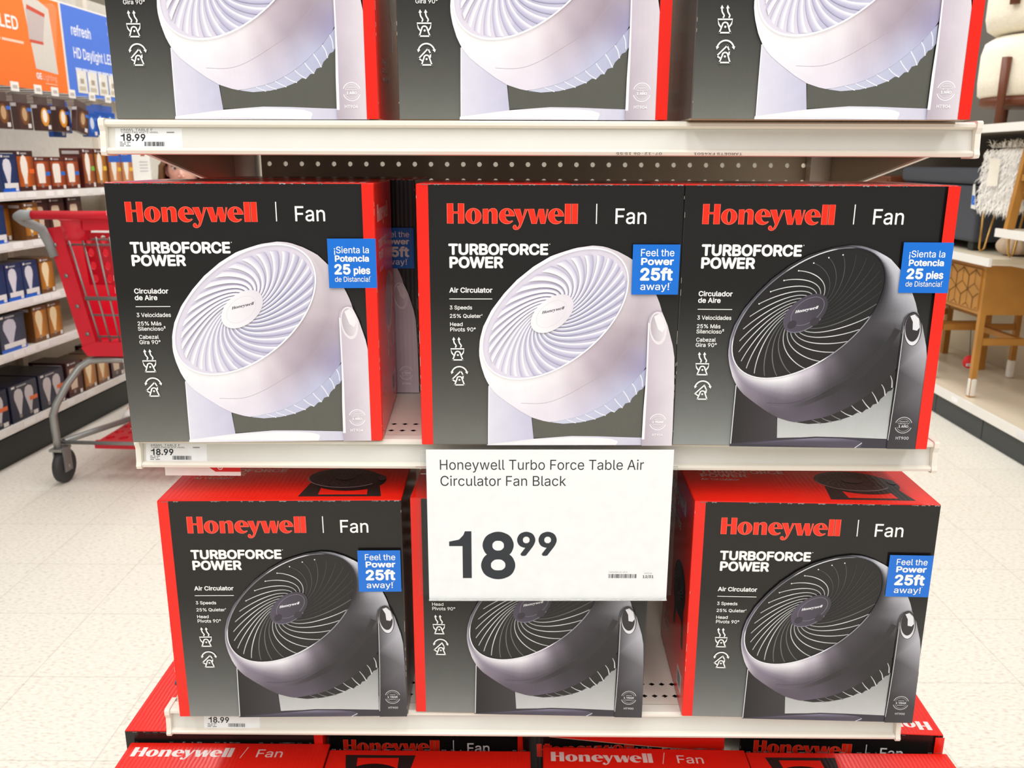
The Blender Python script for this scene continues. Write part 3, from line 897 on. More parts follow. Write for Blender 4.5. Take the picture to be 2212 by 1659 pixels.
RAIL_PROF = [(0.014, 0.0), (-0.001, 0.0), (-0.004, -0.002), (-0.004, -0.005), (-0.0015, -0.0065), (0.004, -0.0078), (0.0005, -0.0285), (-0.0035, -0.0295), (-0.006, -0.0315), (-0.0045, -0.0348), (0.0, -0.0356), (0.03, -0.0356), (0.03, -0.0335), (0.014, -0.0335)]
M_STRIP = mat('white_label_strip', S(222, 220, 213), 0.3, noise=(30, 0.03))
def make_shelf(label, z):
    t = thing('display_shelf', label, 'shelf', (0, 0, z), 0, 'end-cap shelves')
    # deck with two rows of diamond slots near the front edge
    d = MB()
    y0, y1 = 0.0145, 0.44
    rows = (0.032, 0.058)
    dx = 0.01325; n = int(0.92 / dx); x0 = -n * dx / 2
    ya = rows[0] - 0.006; yb = rows[0] + 0.006; yc = rows[1] - 0.006; yd = rows[1] + 0.006
    for (p, qq) in ((y0, ya), (yb, yc), (yd, y1)):
        d.add([(x0, p, 0), (-x0, p, 0), (-x0, qq, 0), (x0, qq, 0)], [(0, 1, 2, 3)])
    for yr in rows:
        for i in range(n):
            cx = x0 + (i + 0.5) * dx; a, b = dx / 2, 0.006; hx, hy = 0.0042, 0.0036
            o = [(cx - a, yr - b, 0), (cx, yr - b, 0), (cx + a, yr - b, 0), (cx + a, yr, 0), (cx + a, yr + b, 0), (cx, yr + b, 0), (cx - a, yr + b, 0), (cx - a, yr, 0)]
            q = [(cx, yr - hy, 0), (cx + hx, yr, 0), (cx, yr + hy, 0), (cx - hx, yr, 0)]
            d.add(o + q, [(0, 1, 8, 11), (0, 11, 7), (1, 2, 9, 8), (2, 3, 9), (3, 4, 9), (4, 5, 10, 9), (5, 6, 11, 10), (6, 7, 11)])
    d.box((0, 0.23, -0.031), (0.92, 0.42, 0.002), (0.35, 0.3, 0.27))
    d.box((0, 0.438, -0.016), (0.92, 0.004, 0.03)).box((-0.459, 0.226, -0.016), (0.002, 0.42, 0.03)).box((0.459, 0.226, -0.016), (0.002, 0.42, 0.03))
    d.build('shelf_deck', M_SHELF, t)
    MB().prism(RAIL_PROF, 'x', -0.459, 0.459).build('price_rail', M_RAIL, t)
    MB().add([(x, 0.0005 + 0.0035 * f - 0.0004, -0.0286 + 0.0207 * f) for x in (-0.4585, 0.4585) for f in (0.0, 1.0)], [(0, 2, 3, 1)], S(240, 240, 237)).build('label_strip', M_STRIP, t)
    for s in (-1, 1):
        cap = [(0.02, 0.0015), (-0.004, 0.0015), (-0.0065, -0.0005), (-0.0065, -0.006), (-0.004, -0.012), (-0.0055, -0.028), (-0.0075, -0.033), (-0.006, -0.0365), (0.0, -0.0372), (0.02, -0.0372)]
        MB().prism(cap, 'x', s * 0.459, s * 0.465).build('rail_end_cap', M_RAIL, t)
        MB().prism([(0.022, -0.002), (0.022, -0.031), (0.10, -0.0325), (0.425, -0.089), (0.425, -0.002)], 'x', s * 0.4605, s * 0.4625).build('bracket', M_TAN, t)
        MB().prism([(0.10, -0.0325), (0.425, -0.089), (0.425, -0.0915), (0.10, -0.035)], 'x', s * 0.4575, s * 0.463).build('bracket_edge', M_RAIL, t)
    return t
top_shelf = make_shelf('topmost cream end-cap shelf under the row of white fan boxes', ZT)
make_shelf('middle cream end-cap shelf with the large price sign below it', ZM)
make_shelf('lowest cream end-cap shelf holding the three black fan boxes', ZB)

sx_ = Art(lambda u, v, h: (u / 1.0, -0.0056 - h + 0.0008 * 0, v - 0.0345), 0.5, 0.05)
for txt_, ua, ub in (('TARGETS FX4501', 0.164, 0.215), ('07-12-06 15:55', 0.082, 0.130)):
    sx_.text(txt_, ua * 1000, 0.2, ub * 1000, 2.6, S(60, 54, 52), aff=lambda u, v, m=(ua + ub) * 1000: (m - u, 2.8 - v))
sx_.build('stamped_lettering', PAPER, top_shelf)

# ------------------------------------------------------------------ fan boxes
white_box = make_fan_box('white')
black_box = make_fan_box('black')
used = set()
def place(kind, es, x, yf, z, a, label, group=None, rx=0.0, ry=0.0):
    """yf is where the middle of the front face stands"""
    src = white_box if kind == 'w' else black_box
    a = R(a)
    rz = a + (pi if es else 0)
    cx = x - sin(a) * BD / 2 * 1.0; cy = yf + cos(a) * BD / 2
    loc = (cx, cy, z)
    rot = (rx, ry, rz)
    if kind not in used:
        used.add(kind); o = src; o.location = loc; o.rotation_euler = rot; o['label'] = label
        if group: o['group'] = group
    else:
        o = dup(src, loc, 0, label, group, rot)
    return o
GT, GM, GB, GF = 'fan boxes on the top shelf', 'fan boxes on the middle shelf', 'fan boxes on the lowest shelf', 'fan boxes on the base deck'
E_ = 0.0006
place('w', 1, -0.3116, 0.0113, ZT + E_, -1.1, 'white fan box at the left end of the top shelf, above the left price ticket', GT)
place('w', 1, -0.0066, 0.0048, ZT + E_, 0.4, 'middle white fan box of the three on the top shelf', GT)
place('w', 1, 0.2968, -0.0253, ZT + E_, 0.35, 'white fan box at the right end of the top shelf', GT)
place('w', 1, -0.318, -0.0129, ZM + E_, 3.1, 'white fan box printed in Spanish at the left end of the middle shelf', GM)
place('w', 0, 0.0123, -0.0209, ZM + E_, 1.07, 'white fan box with a red left stripe in the middle of the middle shelf', GM)
place('k', 1, 0.2961, -0.0234, ZM + E_, -1.6, 'black fan box printed in Spanish at the right end of the middle shelf', GM)
place('w', 0, -0.2990, 0.205, ZM + E_, 0.5, 'white fan box in the second row behind the left Spanish box', GM)
place('k', 0, -0.2984, -0.0154, ZB + E_, 1.4, 'black fan box with a fully visible front at the left end of the lowest shelf', GB)
mid_low = place('k', 0, -0.0055, -0.0083, ZB + E_, -1.2, 'black fan box on the lowest shelf half hidden by the big price sign', GB)
# this carton comes from a printing with its small text set higher and closer to the stripe
alt = Art(P_front); face_en(alt, 'black', -10.4, 12.0)
for ch in list(mid_low.children):
    if ch.name.startswith('english_front_print'): ch.data = alt.mesh('english_front_print', INK)
place('k', 0, 0.3281, -0.0143, ZB + E_, -1.55, 'black fan box showing its red side at the right end of the lowest shelf', GB)
place('k', 0, 0.030, 0.215, ZB + E_, 0.0, 'black fan box in the second row behind the big price sign', GB)
zf, zr = 0.1405, 0.1605
place('k', 0, -0.4265, -0.087, zf + 0.0045, 0.0, 'front row fan box on the base deck with white lid lettering at far left', GF)
place('k', 1, -0.1425, -0.094, zf, 0.0, 'front row fan box on the base deck with lid fan picture left of centre', GF)
place('k', 0, 0.1565, -0.091, zf + 0.0035, -0.8, 'front row base deck fan box with white lid lettering right of centre', GF)
place('k', 1, 0.4445, -0.093, zf, 0.0, 'front row fan box on the base deck with lid fan picture at far right', GF)
place('k', 1, -0.4365, 0.107, zr, 0.0, 'rear base deck fan box with a bare red lid sticking out left of the shelves', GF)
place('k', 1, -0.1475, 0.118, zr, 0.0, 'rear base deck fan box showing red lettering under the shelf left of centre', GF)
flap_box = place('k', 1, 0.1425, 0.110, zr + 0.0064, 0.0, 'tilted rear base deck fan box with a red lid flap folded over its front', GF, ry=R(2.5))
fp = MB()
fpts = [(38, 289.6), (286, 289.6), (286, 249.5), (170, 264), (38, 283.5)]
fp.add([P_back(u / 1000, v / 1000, h / 1000) for h in (2.6, 4.0) for u, v in fpts], [(0, 1, 2, 3, 4), (9, 8, 7, 6, 5)] + [(i, (i + 1) % 5, 5 + (i + 1) % 5, 5 + i) for i in range(5)], RED)
fp.add([P_back(u / 1000, v / 1000, h / 1000) for h in (2.5, 4.2) for u, v in ((38, 283.6), (170, 264.1), (286, 249.6), (286, 248.6), (170, 263.1), (38, 282.6))], [(0, 1, 4, 5), (1, 2, 3, 4), (11, 10, 7, 6), (10, 9, 8, 7), (3, 2, 8, 9), (4, 3, 9, 10), (5, 4, 10, 11)], S(206, 176, 150))
fp.build('lid_flap', INK, flap_box)
place('k', 1, 0.4445, 0.117, zr, -3.0, 'rear base deck fan box sticking out right of the shelves', GF)

# ------------------------------------------------------------------ price tickets and the big price sign
INKB = S(40, 40, 44); PAP = S(240, 241, 242)
def barcode(art, u0, v0, u1, v1, seed, col=INKB):
    rnd = random.Random(seed); x = u0
    while x < u1:
        w = rnd.choice((0.35, 0.5, 0.9)); art.rect(x, v0, min(u1, x + w), v1, col); x += w + rnd.choice((0.35, 0.5, 0.8))
def ticket(label, z, x0, w, name2, cut=False, slide=0.0):
    """paper ticket slid into the rail's slanted channel"""
    t = thing('price_ticket', label, 'price tag', (x0, 0.0, z), 0, 'shelf price tickets')
    def P(u, v, h):       # channel runs from (y .0042, z -.0078) down to (y .0007, z -.0285)
        f = v / 0.0209
        return (u, 0.0005 + 0.0035 * f - 0.0006 - h, -0.0286 + 0.0207 * f)
    card = MB(); ps = [(0, 0), (w, 0), (w, 0.0203), (0, 0.0203)]
    card.add([P(a, b, 0) for a, b in ps] + [P(a, b, -0.0004) for a, b in ps], [(0, 1, 2, 3), (7, 6, 5, 4), (0, 4, 5, 1), (1, 5, 6, 2), (2, 6, 7, 3), (3, 7, 4, 0)], PAP)
    card.build('card', PAPER, t)
    a = Art(P, 0.05, 0.012)
    a.text('HNWL TABLE F', 6, 17.2, 40, 19.8, INKB)
    a.text(name2, 6, 15.0, 46, 16.8, INKB)
    a.poly([(5.6, 12.6), (8.0, 13.3), (8.7, 14.4), (9.9, 14.4), (9.9, 6.9), (8.4, 6.9), (8.4, 11.6), (5.6, 11.6)], INKB)
    a.text('8.99', 11.6, 6.9, 32, 14.3, INKB, 0.022)
    for v_, us in ((5.2, ((4.5, 7.5), (9, 11), (12, 16))), (3.3, ((4.5, 11), (12.5, 14))), (1.4, ((4.5, 9), (11, 16)))):
        for a_, b_ in us: a.rect(a_, v_, b_, v_ + 0.9, S(132, 132, 134))
    barcode(a, 31, 1.6, 53, 6.2, z)
    a.rect(55, 15.6, 63, 16.5, S(130, 130, 132))
    a.build('ticket_print', PAPER, t)
ticket('white price ticket in the rail of the top shelf', ZT, -0.4515, 0.0712, 'TURBO FAN WHITE HNWL')
ticket('white price ticket in the rail of the middle shelf, cut off by the box above', ZM, -0.4555, 0.0712, 'TURBO FAN BLACK HNWL')
ticket('white price ticket in the rail of the lowest shelf, under the left black box', ZB, -0.4190, 0.0712, 'TURBO FAN BLACK HNWL')

M_CLEAR = mat('clear_acrylic', (0.93, 0.95, 0.95), 0.06, trans=1.0, ior=1.18, noise=(5, 0.01))
sg = thing('price_sign', 'large white price card reading 18.99 hanging in a clear holder from the middle shelf', 'sign', (-0.1245, -0.030, 0.7325), R(0.8))
SW, SH = 280.5, 188.0
MB().box((SW / 2000, 0.0006, SH / 2000), (SW / 1000, 0.0007, SH / 1000), PAP).build('price_card', PAPER, sg)
ac = Art(lambda u, v, h: (u, 0.00025 - h, v), 0.06, 0.012)
DG = S(48, 53, 58)
ac.text('Honeywell Turbo Force Table Air', 15.5, 164.0, 247, 176.0, S(48, 48, 52))
ac.text('Circulator Fan Black', 15.8, 144.5, 159, 156.5, S(48, 48, 52))
ac.build('product_heading', PAPER, sg); ac = Art(ac.place, 0.06, 0.012)
ac.poly([(24.5, 75.5), (36, 78), (41, 83.5), (43, 88.5), (50.5, 88.5), (50.5, 29), (40, 29), (40, 69.8), (24.5, 69.8)], DG)
ac.text('8', 61.5, 28.3, 101.5, 87.2, DG, 0.026)
ac.text('99', 103.5, 57.5, 149.5, 87.5, DG, 0.03)
ac.build('price_figures', PAPER, sg); ac = Art(ac.place, 0.06, 0.012)
barcode(ac, 211, 29, 244, 34.2, 8)
ac.text('T2004/065-01-0013', 211, 36, 233, 37.6, S(150, 150, 152)); ac.text('4/12 to', 253, 34.5, 262, 36.2, S(150, 150, 152)); ac.text('12/31', 251.5, 29.3, 264, 32.6, INKB, 0.01)
ac.build('barcode_and_date', PAPER, sg)
# clear holder: back sheet standing out past the card, bent hook onto the rail
h = MB().box((0.1370, 0.0023, 0.0865), (0.2985, 0.0012, 0.161)).box((0.0475, 0.0030, 0.172), (0.108, 0.0012, 0.028)).box((SW / 2000, -0.0012, 0.002), (SW / 1000, 0.004, 0.0016)).box((0.15, 0.0085, 0.178), (0.07, 0.014, 0.0012))
h.build('clear_holder', M_CLEAR, sg)
# sale flyer tucked under the left of the middle shelf
fy = thing('sale_flyer', 'red and white sale flyer hanging under the left end of the middle shelf', 'flyer', (-0.44, 0.012, ZM - 0.052))
MB().box((0.045, 0, 0.009), (0.09, 0.0006, 0.016), S(240, 238, 236)).build('flyer_card', PAPER, fy)
af = Art(lambda u, v, h: (u, -0.0003 - h, v), 0.06, 0.012)
af.poly([(22, 17), (90, 17), (90, 6), (60, 6), (52, 12), (30, 15)], S(214, 28, 30))
af.text('Sale!', 28, 9.5, 50, 14, S(244, 240, 238), 0.02)
for r_, c_ in ((3.2, S(244, 240, 238)), (2.2, S(214, 28, 30)), (1.0, S(244, 240, 238))): af.poly(ell(66, 11.5, r_, r_, 18), c_)
af.build('flyer_print', PAPER, fy)

# ------------------------------------------------------------------ light-bulb aisle on the left
LA = R(-4.26)                        # the aisle runs a few degrees off the end cap
L0 = V((-2.14, 2.353, 0)); LD = V((0.0743, 0.9972, 0)); LN = V((0.9972, -0.0743, 0))
def lp(s, off, z): return L0 + LD * s + LN * off + V((0, 0, z))
LROT = R(90) + LA                    # turns a thing's front (-Y) to face the aisle
M_LBACK = mat('pale_peg_panel', S(206, 200, 190), 0.6, noise=(40, 0.12))
M_KICK = mat('black_kick_plate', S(36, 40, 38), 0.5, noise=(5, 0.1))
M_RAILW = mat('white_price_rail', S(236, 234, 228), 0.35, noise=(10, 0.05))
s0, s1 = -0.75, 2.9
lf = thing('shelving_unit', 'long white aisle shelving filled with light bulb boxes, left of the end cap', 'shelving', L0 + LD * 0, LROT)
# local axes: x along the aisle (away from the camera), -y towards the aisle
def LB(x0, x1, y0, y1, z0, z1, mb=None, col=(1, 1, 1)):
    mb = mb or MB(); return mb.box(((x0 + x1) / 2, (y0 + y1) / 2, (z0 + z1) / 2), (x1 - x0, y1 - y0, z1 - z0), col)
LB(s0, s1, 0.0, 0.02, 0, 0.118).build('kick_plate', M_KICK, lf)
LB(s0, s1, 0.42, 0.44, 0, 2.1).build('back_panel', M_LBACK, lf)
for sx in (s0 + 0.02, 0.82, 1.73, 2.6):
    u = LB(sx - 0.02, sx + 0.02, 0.39, 0.42, 0, 2.1)
    for k in range(50): LB(sx - 0.004, sx + 0.004, 0.3885, 0.39, 0.3 + k * 0.035, 0.318 + k * 0.035, u, (0.2, 0.2, 0.18))
    u.build('upright', M_SHELF, lf)
LZ = (0.175, 0.471, 0.672, 0.908, 1.109)
def rail_prints(m, x0, x1, z, rnd):
    """paper tickets along a rail"""
    x = x0
    while x < x1:
        w = rnd.uniform(0.05, 0.09)
        k = rnd.choice((0.86, 0.93, 0.97))
        m.box((x + w / 2, -0.0368, z - 0.0155), (w * 0.9, 0.0008, 0.021), (k, k, k * 0.98)); x += w + rnd.choice((0, 0.02, 0.06))
rnd = random.Random(11)
for i, z in enumerate(LZ):
    d = 0.40 if i else 0.42
    sh = LB(s0, s1, -0.028, 0.39, z - 0.03, z - 0.002).build('shelf', M_SHELF, lf)
    r = LB(s0, s1, -0.036, -0.028, z - 0.034, z)
    r.build('price_rail', M_RAILW, sh)
    m = MB(); rail_prints(m, s0, s1, z, rnd); m.build('rail_tickets', PAPER, sh)['kind'] = 'stuff'

# bulb cartons ------------------------------------------------------
def bulb_carton(w, d, h, body, glow, bulb, kind, tagc=None, band=None, ncol=1, cap=None):
    t = thing('bulb_box', 'x', 'box')
    MB().bevbox((0, 0, h / 2), (w, d, h), 0.0015, body).build('carton', INK, t)
    W, H = w * 1000, h * 1000
    a = Art(lambda u, v, k: (-w / 2 + u, -d / 2 - k, v), 0.3, 0.08)
    a.grid(1, H * 0.12, W - 1, H * 0.86, lambda u, v: lerp3(glow, body, min(1, 1.5 * abs(u / W - 0.45))), 8, 6)
    for c in range(ncol):
        cx = W * (0.40 if ncol == 1 else (0.30 + 0.38 * c)); bw = W * (0.245 if ncol == 1 else 0.155)
        if kind == 'A':
            prof = [(0.22, 0.15), (0.3, 0.24), (0.62, 0.42), (1.0, 0.62), (0.98, 0.74), (0.7, 0.84), (0, 0.88)]
        elif kind == 'T':
            prof = [(0.88, 0.22), (0.9, 0.3), (1.0, 0.45), (1.05, 0.68), (0.92, 0.78), (0.6, 0.8), (0, 0.8)]
        else:
            prof = [(0.35, 0.18), (0.4, 0.3), (0.8, 0.5), (0.85, 0.7), (0.55, 0.84), (0, 0.9)]
        pts = [(cx + bw * x, H * y) for x, y in prof] + [(cx - bw * x, H * y) for x, y in reversed(prof[:-1])]
        a.poly(pts, bulb)
        a.rect(cx - bw * 0.3, H * 0.09, cx + bw * 0.3, H * 0.19, lerp3(body, (0.5, 0.45, 0.4), 0.5))
    if tagc: a.rect(W * 0.68, H * 0.44, W * 0.97, H * 0.55, tagc)
    if band: a.rect(1, 1, W - 1, H * 0.1, band); a.rect(W * 0.12, H * 0.11, W * 0.95, H * 0.24, S(232, 232, 230))
    if cap: a.rect(1, H * 0.70, W - 1, H - 1, cap)
    a.rect(W * 0.08, H * 0.91, W * 0.2, H * 0.965, S(226, 224, 222)); a.rect(W * 0.26, H * 0.91, W * 0.62, H * 0.95, lerp3(body, (0.8, 0.8, 0.8), 0.45))
    a.rect(W * 0.76, H * 0.03, W * 0.93, H * 0.14, S(226, 222, 216))
    a.build('front_print', INK, t)
    # white name strip on the side
    b = Art(lambda u, v, k: (-w / 2 - k, d / 2 - u, v), 0.3, 0.08)
    b.rect(d * 120, H * 0.86, d * 880, H * 0.94, S(196, 190, 190)); b.build('side_strip', INK, t)
    return t
BRN = S(92, 40, 32); MAR = S(60, 32, 34); NAV = S(20, 40, 86); BLU = S(20, 84, 178); GLD = S(214, 136, 30); ORG = S(226, 110, 30); PW = S(246, 240, 228)
PROTO = {}
def bulb(key, s, z, label, group, off=0.0, dz=0.0, yaw=0.0, kw=None):
    if key not in PROTO:
        o = bulb_carton(**kw); PROTO[key] = o; o['label'] = label
        o['group'] = group
    else: o = dup(PROTO[key], (0, 0, 0), 0, label, group)
    d = DEPTH[key]
    o.location = lp(s, -d / 2 + off + 0.026, z - 0.0012 + dz)
    o.rotation_euler = (0, 0, LROT + R(yaw))
    return o
KINDS = {
 'orange': dict(w=0.112, d=0.10, h=0.166, body=MAR, glow=ORG, bulb=PW, kind='B', tagc=S(240, 104, 40), ncol=1),
 'brown': dict(w=0.108, d=0.10, h=0.142, body=BRN, glow=S(196, 92, 40), bulb=PW, kind='T', tagc=S(40, 116, 214)),
 'tall': dict(w=0.096, d=0.11, h=0.182, body=S(84, 36, 30), glow=S(190, 100, 36), bulb=PW, kind='B', tagc=S(120, 190, 70)),
 'golden': dict(w=0.100, d=0.11, h=0.182, body=S(92, 44, 28), glow=GLD, bulb=PW, kind='B', tagc=S(244, 196, 60)),
 'bluecap': dict(w=0.112, d=0.10, h=0.17, body=S(150, 92, 58), glow=S(230, 150, 90), bulb=PW, kind='B', tagc=S(240, 190, 60), cap=S(40, 98, 196)),
 'blue': dict(w=0.105, d=0.12, h=0.152, body=NAV, glow=S(32, 58, 108), bulb=S(222, 222, 232), kind='A', band=S(26, 92, 196)),
 'bluewide': dict(w=0.165, d=0.16, h=0.155, body=S(22, 26, 48), glow=S(44, 50, 84), bulb=S(200, 200, 214), kind='A', band=S(26, 92, 196)),
 'gold': dict(w=0.10, d=0.14, h=0.155, body=S(110, 70, 36), glow=GLD, bulb=S(246, 226, 180), kind='A', ncol=1),
 'bigblue': dict(w=0.182, d=0.26, h=0.158, body=S(26, 30, 52), glow=S(40, 44, 66), bulb=S(206, 202, 204), kind='A', ncol=2, tagc=S(230, 112, 60)),
 'darkbrown': dict(w=0.115, d=0.18, h=0.165, body=MAR, glow=S(96, 52, 40), bulb=S(226, 206, 180), kind='T'),
}
DEPTH = {k: v['d'] for k, v in KINDS.items()}
G4, G3, G2, G1, G0 = ('bulb boxes on the aisle shelf level %s' % n for n in ('five', 'four', 'three', 'two', 'one'))
def put(key, s, lev, label, **k):
    return bulb(key, s, LZ[lev], label, (G0, G1, G2, G3, G4)[lev], kw=KINDS[key], **k)
# top shelf
put('blue', 0.285, 4, 'dark blue bulb box leftmost on the top bulb shelf', dz=0)
put('orange', 0.396, 4, 'tall maroon bulb box with an orange glow beside the leftmost blue one')
put('brown', 0.508, 4, 'first of three brown boxes with a white bulb and blue tab')
put('brown', 0.620, 4, 'middle of three brown boxes with a white bulb and blue tab')
put('brown', 0.731, 4, 'last of three brown boxes with a white bulb and blue tab')
put('tall', 0.871, 4, 'tall brown bulb box with a green tab on the top bulb shelf')
put('golden', 0.976, 4, 'tall bulb box with a golden glow and yellow tab on the top bulb shelf')
put('bluecap', 1.105, 4, 'blue capped bulb box seen in the gap left of the person, nearer one')
put('bluecap', 1.222, 4, 'blue capped bulb box seen in the gap left of the person, farther one')
put('bluecap', 2.18, 4, 'blue bulb box seen right of the person beneath the shelf bracket')
# info card
ic = thing('info_card', 'white and blue product card standing on the top bulb shelf beside the person', 'card', lp(1.42, -0.01, LZ[4] - 0.001), LROT)
MB().box((0, 0, 0.10), (0.23, 0.004, 0.20), S(240, 238, 232)).build('card', PAPER, ic)
ia = Art(lambda u, v, k: (-0.115 + u, -0.002 - k, v), 0.2, 0.08)
ia.poly([(0, 0), (34, 0), (20, 90), (34, 150), (26, 200), (0, 200)], S(120, 160, 224)); ia.rect(130, 150, 176, 172, S(176, 96, 70))
for k in range(4): ia.rect(110, 70 + k * 16, 200, 74 + k * 16, S(180, 180, 182))
ia.build('card_print', PAPER, ic)
# fourth shelf
put('blue', 0.165, 3, 'dark blue bulb box left of the cart handle, on the shelf under the top one', off=0.0)
put('gold', 0.285, 3, 'golden bulb box behind the dark blue one left of the cart handle', off=-0.06)
put('darkbrown', 0.503, 3, 'brown bulb box right above the grey end of the cart handle', off=-0.03)
put('darkbrown', 0.622, 3, 'second brown bulb box above the red cart handle', off=-0.03)
put('darkbrown', 0.765, 3, 'third bulb box above the red cart handle, next to the left fan box', off=-0.03)
put('gold', 0.390, 3, 'golden bulb box half hidden behind the grey end of the cart handle', off=0.0)
# third shelf
put('blue', 0.112, 2, 'leftmost of the dark blue bulb boxes on the middle bulb shelf')
put('blue', 0.222, 2, 'second dark blue bulb box on the middle bulb shelf')
put('blue', 0.330, 2, 'dark blue bulb box beside the amber one on the middle bulb shelf')
put('gold', 0.445, 2, 'amber bulb box against the red edge of the cart basket')
# second shelf
put('bluewide', 0.165, 1, 'wide dark blue bulb box with a bulb pair on the second shelf from the floor')
put('gold', 0.37, 1, 'first of two amber bulb boxes on the second shelf from the floor', off=-0.01)
put('gold', 0.475, 1, 'second of two amber bulb boxes on the second shelf from the floor', off=-0.01)
# base shelf
put('bigblue', -0.02, 0, 'big dark bulb box cut by the left picture edge on the bottom shelf')
put('bigblue', 0.178, 0, 'big dark bulb box with an orange tab on the bottom shelf')
put('bigblue', 0.375, 0, 'big dark blue bulb box just left of the cart leg on the bottom shelf')
put('darkbrown', 0.55, 0, 'maroon bulb box behind the bent cart leg on the bottom shelf')
put('gold', 0.675, 0, 'amber bulb box under the cart basket on the bottom shelf, nearer one')
put('gold', 0.79, 0, 'amber bulb box under the cart basket on the bottom shelf, farther one')
put('darkbrown', 0.92, 0, 'maroon bulb box last in view under the cart basket on the bottom shelf')
st = thing('shelf_sign', 'small white shelf talker standing on the bottom shelf rail before the big boxes', 'sign', lp(0.185, 0.012, LZ[0] + 0.0005), LROT)
MB().box((0, 0, 0.023), (0.16, 0.002, 0.046), S(232, 228, 222)).build('card', PAPER, st)
sa = Art(lambda u, v, k: (-0.08 + u, -0.001 - k, v), 0.2, 0.06); sa.rect(20, 12, 28, 30, S(120, 120, 124)); sa.rect(36, 18, 130, 24, S(190, 188, 186)); sa.build('card_print', PAPER, st)

# hanging packs on peg hooks ---------------------------------------------
def hook(s, z, label):
    t = thing('peg_hook', label, 'hook', lp(s, -0.39, z), LROT, 'peg hooks under the aisle signs')
    MB().tube([(0, 0, 0), (0, -0.02, 0), (0, -0.30, 0.004), (0, -0.335, 0.018)], 0.003, n=6).tube([(0, 0, 0.035), (0, -0.02, 0.035), (0, -0.34, 0.03)], 0.0022, n=6).build('wire', M_STEEL, t)
    c = MB().box((0, -0.343, 0.032), (0.052, 0.003, 0.038), S(240, 238, 230)); c.box((0, -0.3452, 0.032), (0.03, 0.0012, 0.012), S(190, 186, 178))
    c.build('tag_plate', PAPER, t)
HZ = 1.505
hs = [0.37, 0.505, 0.665, 0.79, 0.925, 1.095, 1.24]
ord_ = ('leftmost', 'second', 'third', 'fourth', 'fifth', 'sixth', 'last')
for i, s in enumerate(hs): hook(s, HZ, '%s peg hook with a white tag below the aisle signs' % ord_[i])
def pack(body, glow, bulbc):
    t = thing('hanging_bulb_pack', 'x', 'bulb pack')
    MB().bevbox((0, 0, -0.085), (0.098, 0.03, 0.115), 0.004, body).box((0, 0, -0.012), (0.096, 0.003, 0.034), lerp3(body, (1, 1, 1), 0.05)).build('blister_card', INK, t)
    a = Art(lambda u, v, k: (-0.049 + u, -0.015 - k, -0.142 + v), 0.3, 0.08)
    a.poly(ell(46, 60, 30, 40, 18), glow); a.poly(ell(46, 64, 17, 28, 16), bulbc); a.rect(62, 8, 84, 26, S(228, 222, 220)); a.rect(66, 78, 94, 92, S(60, 110, 200))
    a.build('front_print', INK, t)
    b = Art(lambda u, v, k: (-0.049 - k, 0.015 - u, -0.142 + v), 0.3, 0.08); b.rect(3, 96, 27, 110, S(204, 200, 204)); b.build('side_strip', INK, t)
    return t
pk = {'brown': pack(S(72, 46, 42), S(120, 74, 40), S(196, 160, 120)), 'gold': pack(S(66, 38, 34), S(222, 150, 50), PW), 'blue': pack(S(16, 78, 170), S(40, 104, 196), S(214, 222, 240))}
seen = set()
def hang(kind, s, off, label, tilt=0.0, dz=0.0, rx=0.0):
    o = pk[kind] if kind not in seen else dup(pk[kind], (0, 0, 0), 0, label)
    seen.add(kind)
    o['label'] = label; o['group'] = 'bulb packs hanging under the aisle signs'
    o.location = lp(s, off, HZ + dz); o.rotation_euler = (rx, tilt, LROT)
    return o
hang('brown', 0.31, -0.075, 'brown hanging bulb pack at the left picture edge')
hang('brown', 0.43, -0.075, 'brown hanging bulb pack, second from the left picture edge')
hang('brown', 0.57, -0.075, 'brown hanging bulb pack left of the golden one')
hang('gold', 0.715, -0.075, 'hanging bulb pack with a glowing golden bulb picture')
hang('gold', 0.855, -0.075, 'hanging golden bulb pack at the edge of the blue ones')
hang('blue', 0.905, -0.13, 'blue hanging bulb pack left of the tilted brown one', dz=-0.022)
hang('brown', 0.965, -0.035, 'brown bulb pack hanging tilted among the blue ones', tilt=R(12), dz=-0.004)
hang('blue', 1.01, -0.16, 'blue hanging bulb pack right behind the tilted brown one', dz=0.0)
hang('blue', 1.085, -0.07, 'blue hanging bulb pack to the right of the tilted brown one', dz=-0.016)
hang('blue', 1.20, -0.09, 'blue hanging bulb pack with a pale bulb next to the top shelf end', dz=-0.004)
hang('blue', 1.312, -0.10, 'last blue hanging bulb pack beside the top left fan box', dz=-0.004)

# aisle signs ------------------------------------------------------------------
def aisle_sign(name, label, sA, sB, zA, zB, col):
    t = thing(name, label, 'sign', lp(sA, -0.33, zA), LROT)
    w, h = sB - sA, zB - zA
    MB().box((w / 2, 0, h / 2), (w, 0.006, h), S(238, 232, 226)).build('sign_board', PAPER, t)
    return t, w * 1000, h * 1000, Art(lambda u, v, k: (u, -0.003 - k, v), 0.4, 0.12)
sg1, W, H, a = aisle_sign('lighting_sign', 'orange light bulb sign with a pack photo, top left', 0.46, 1.375, 1.57, 2.02, None)
OR = S(250, 122, 48)
a.rect(0, 0, W - 8, H - 8, OR)
q0 = 610
a.poly([(q0, H - 15), (q0 + 150, H - 40), (q0 + 250, H - 20), (W - 25, H - 40), (W - 90, 110), (q0 + 50, 105)], S(246, 138, 88))
a.poly([(q0, H - 25), (q0 + 130, H - 28), (q0 + 205, H - 55), (q0 + 225, 88), (q0 + 45, 100)], S(214, 206, 196))
a.poly([(q0 + 20, H - 80), (q0 + 165, H - 96), (q0 + 128, 225), (q0 + 18, 230)], S(196, 180, 176))
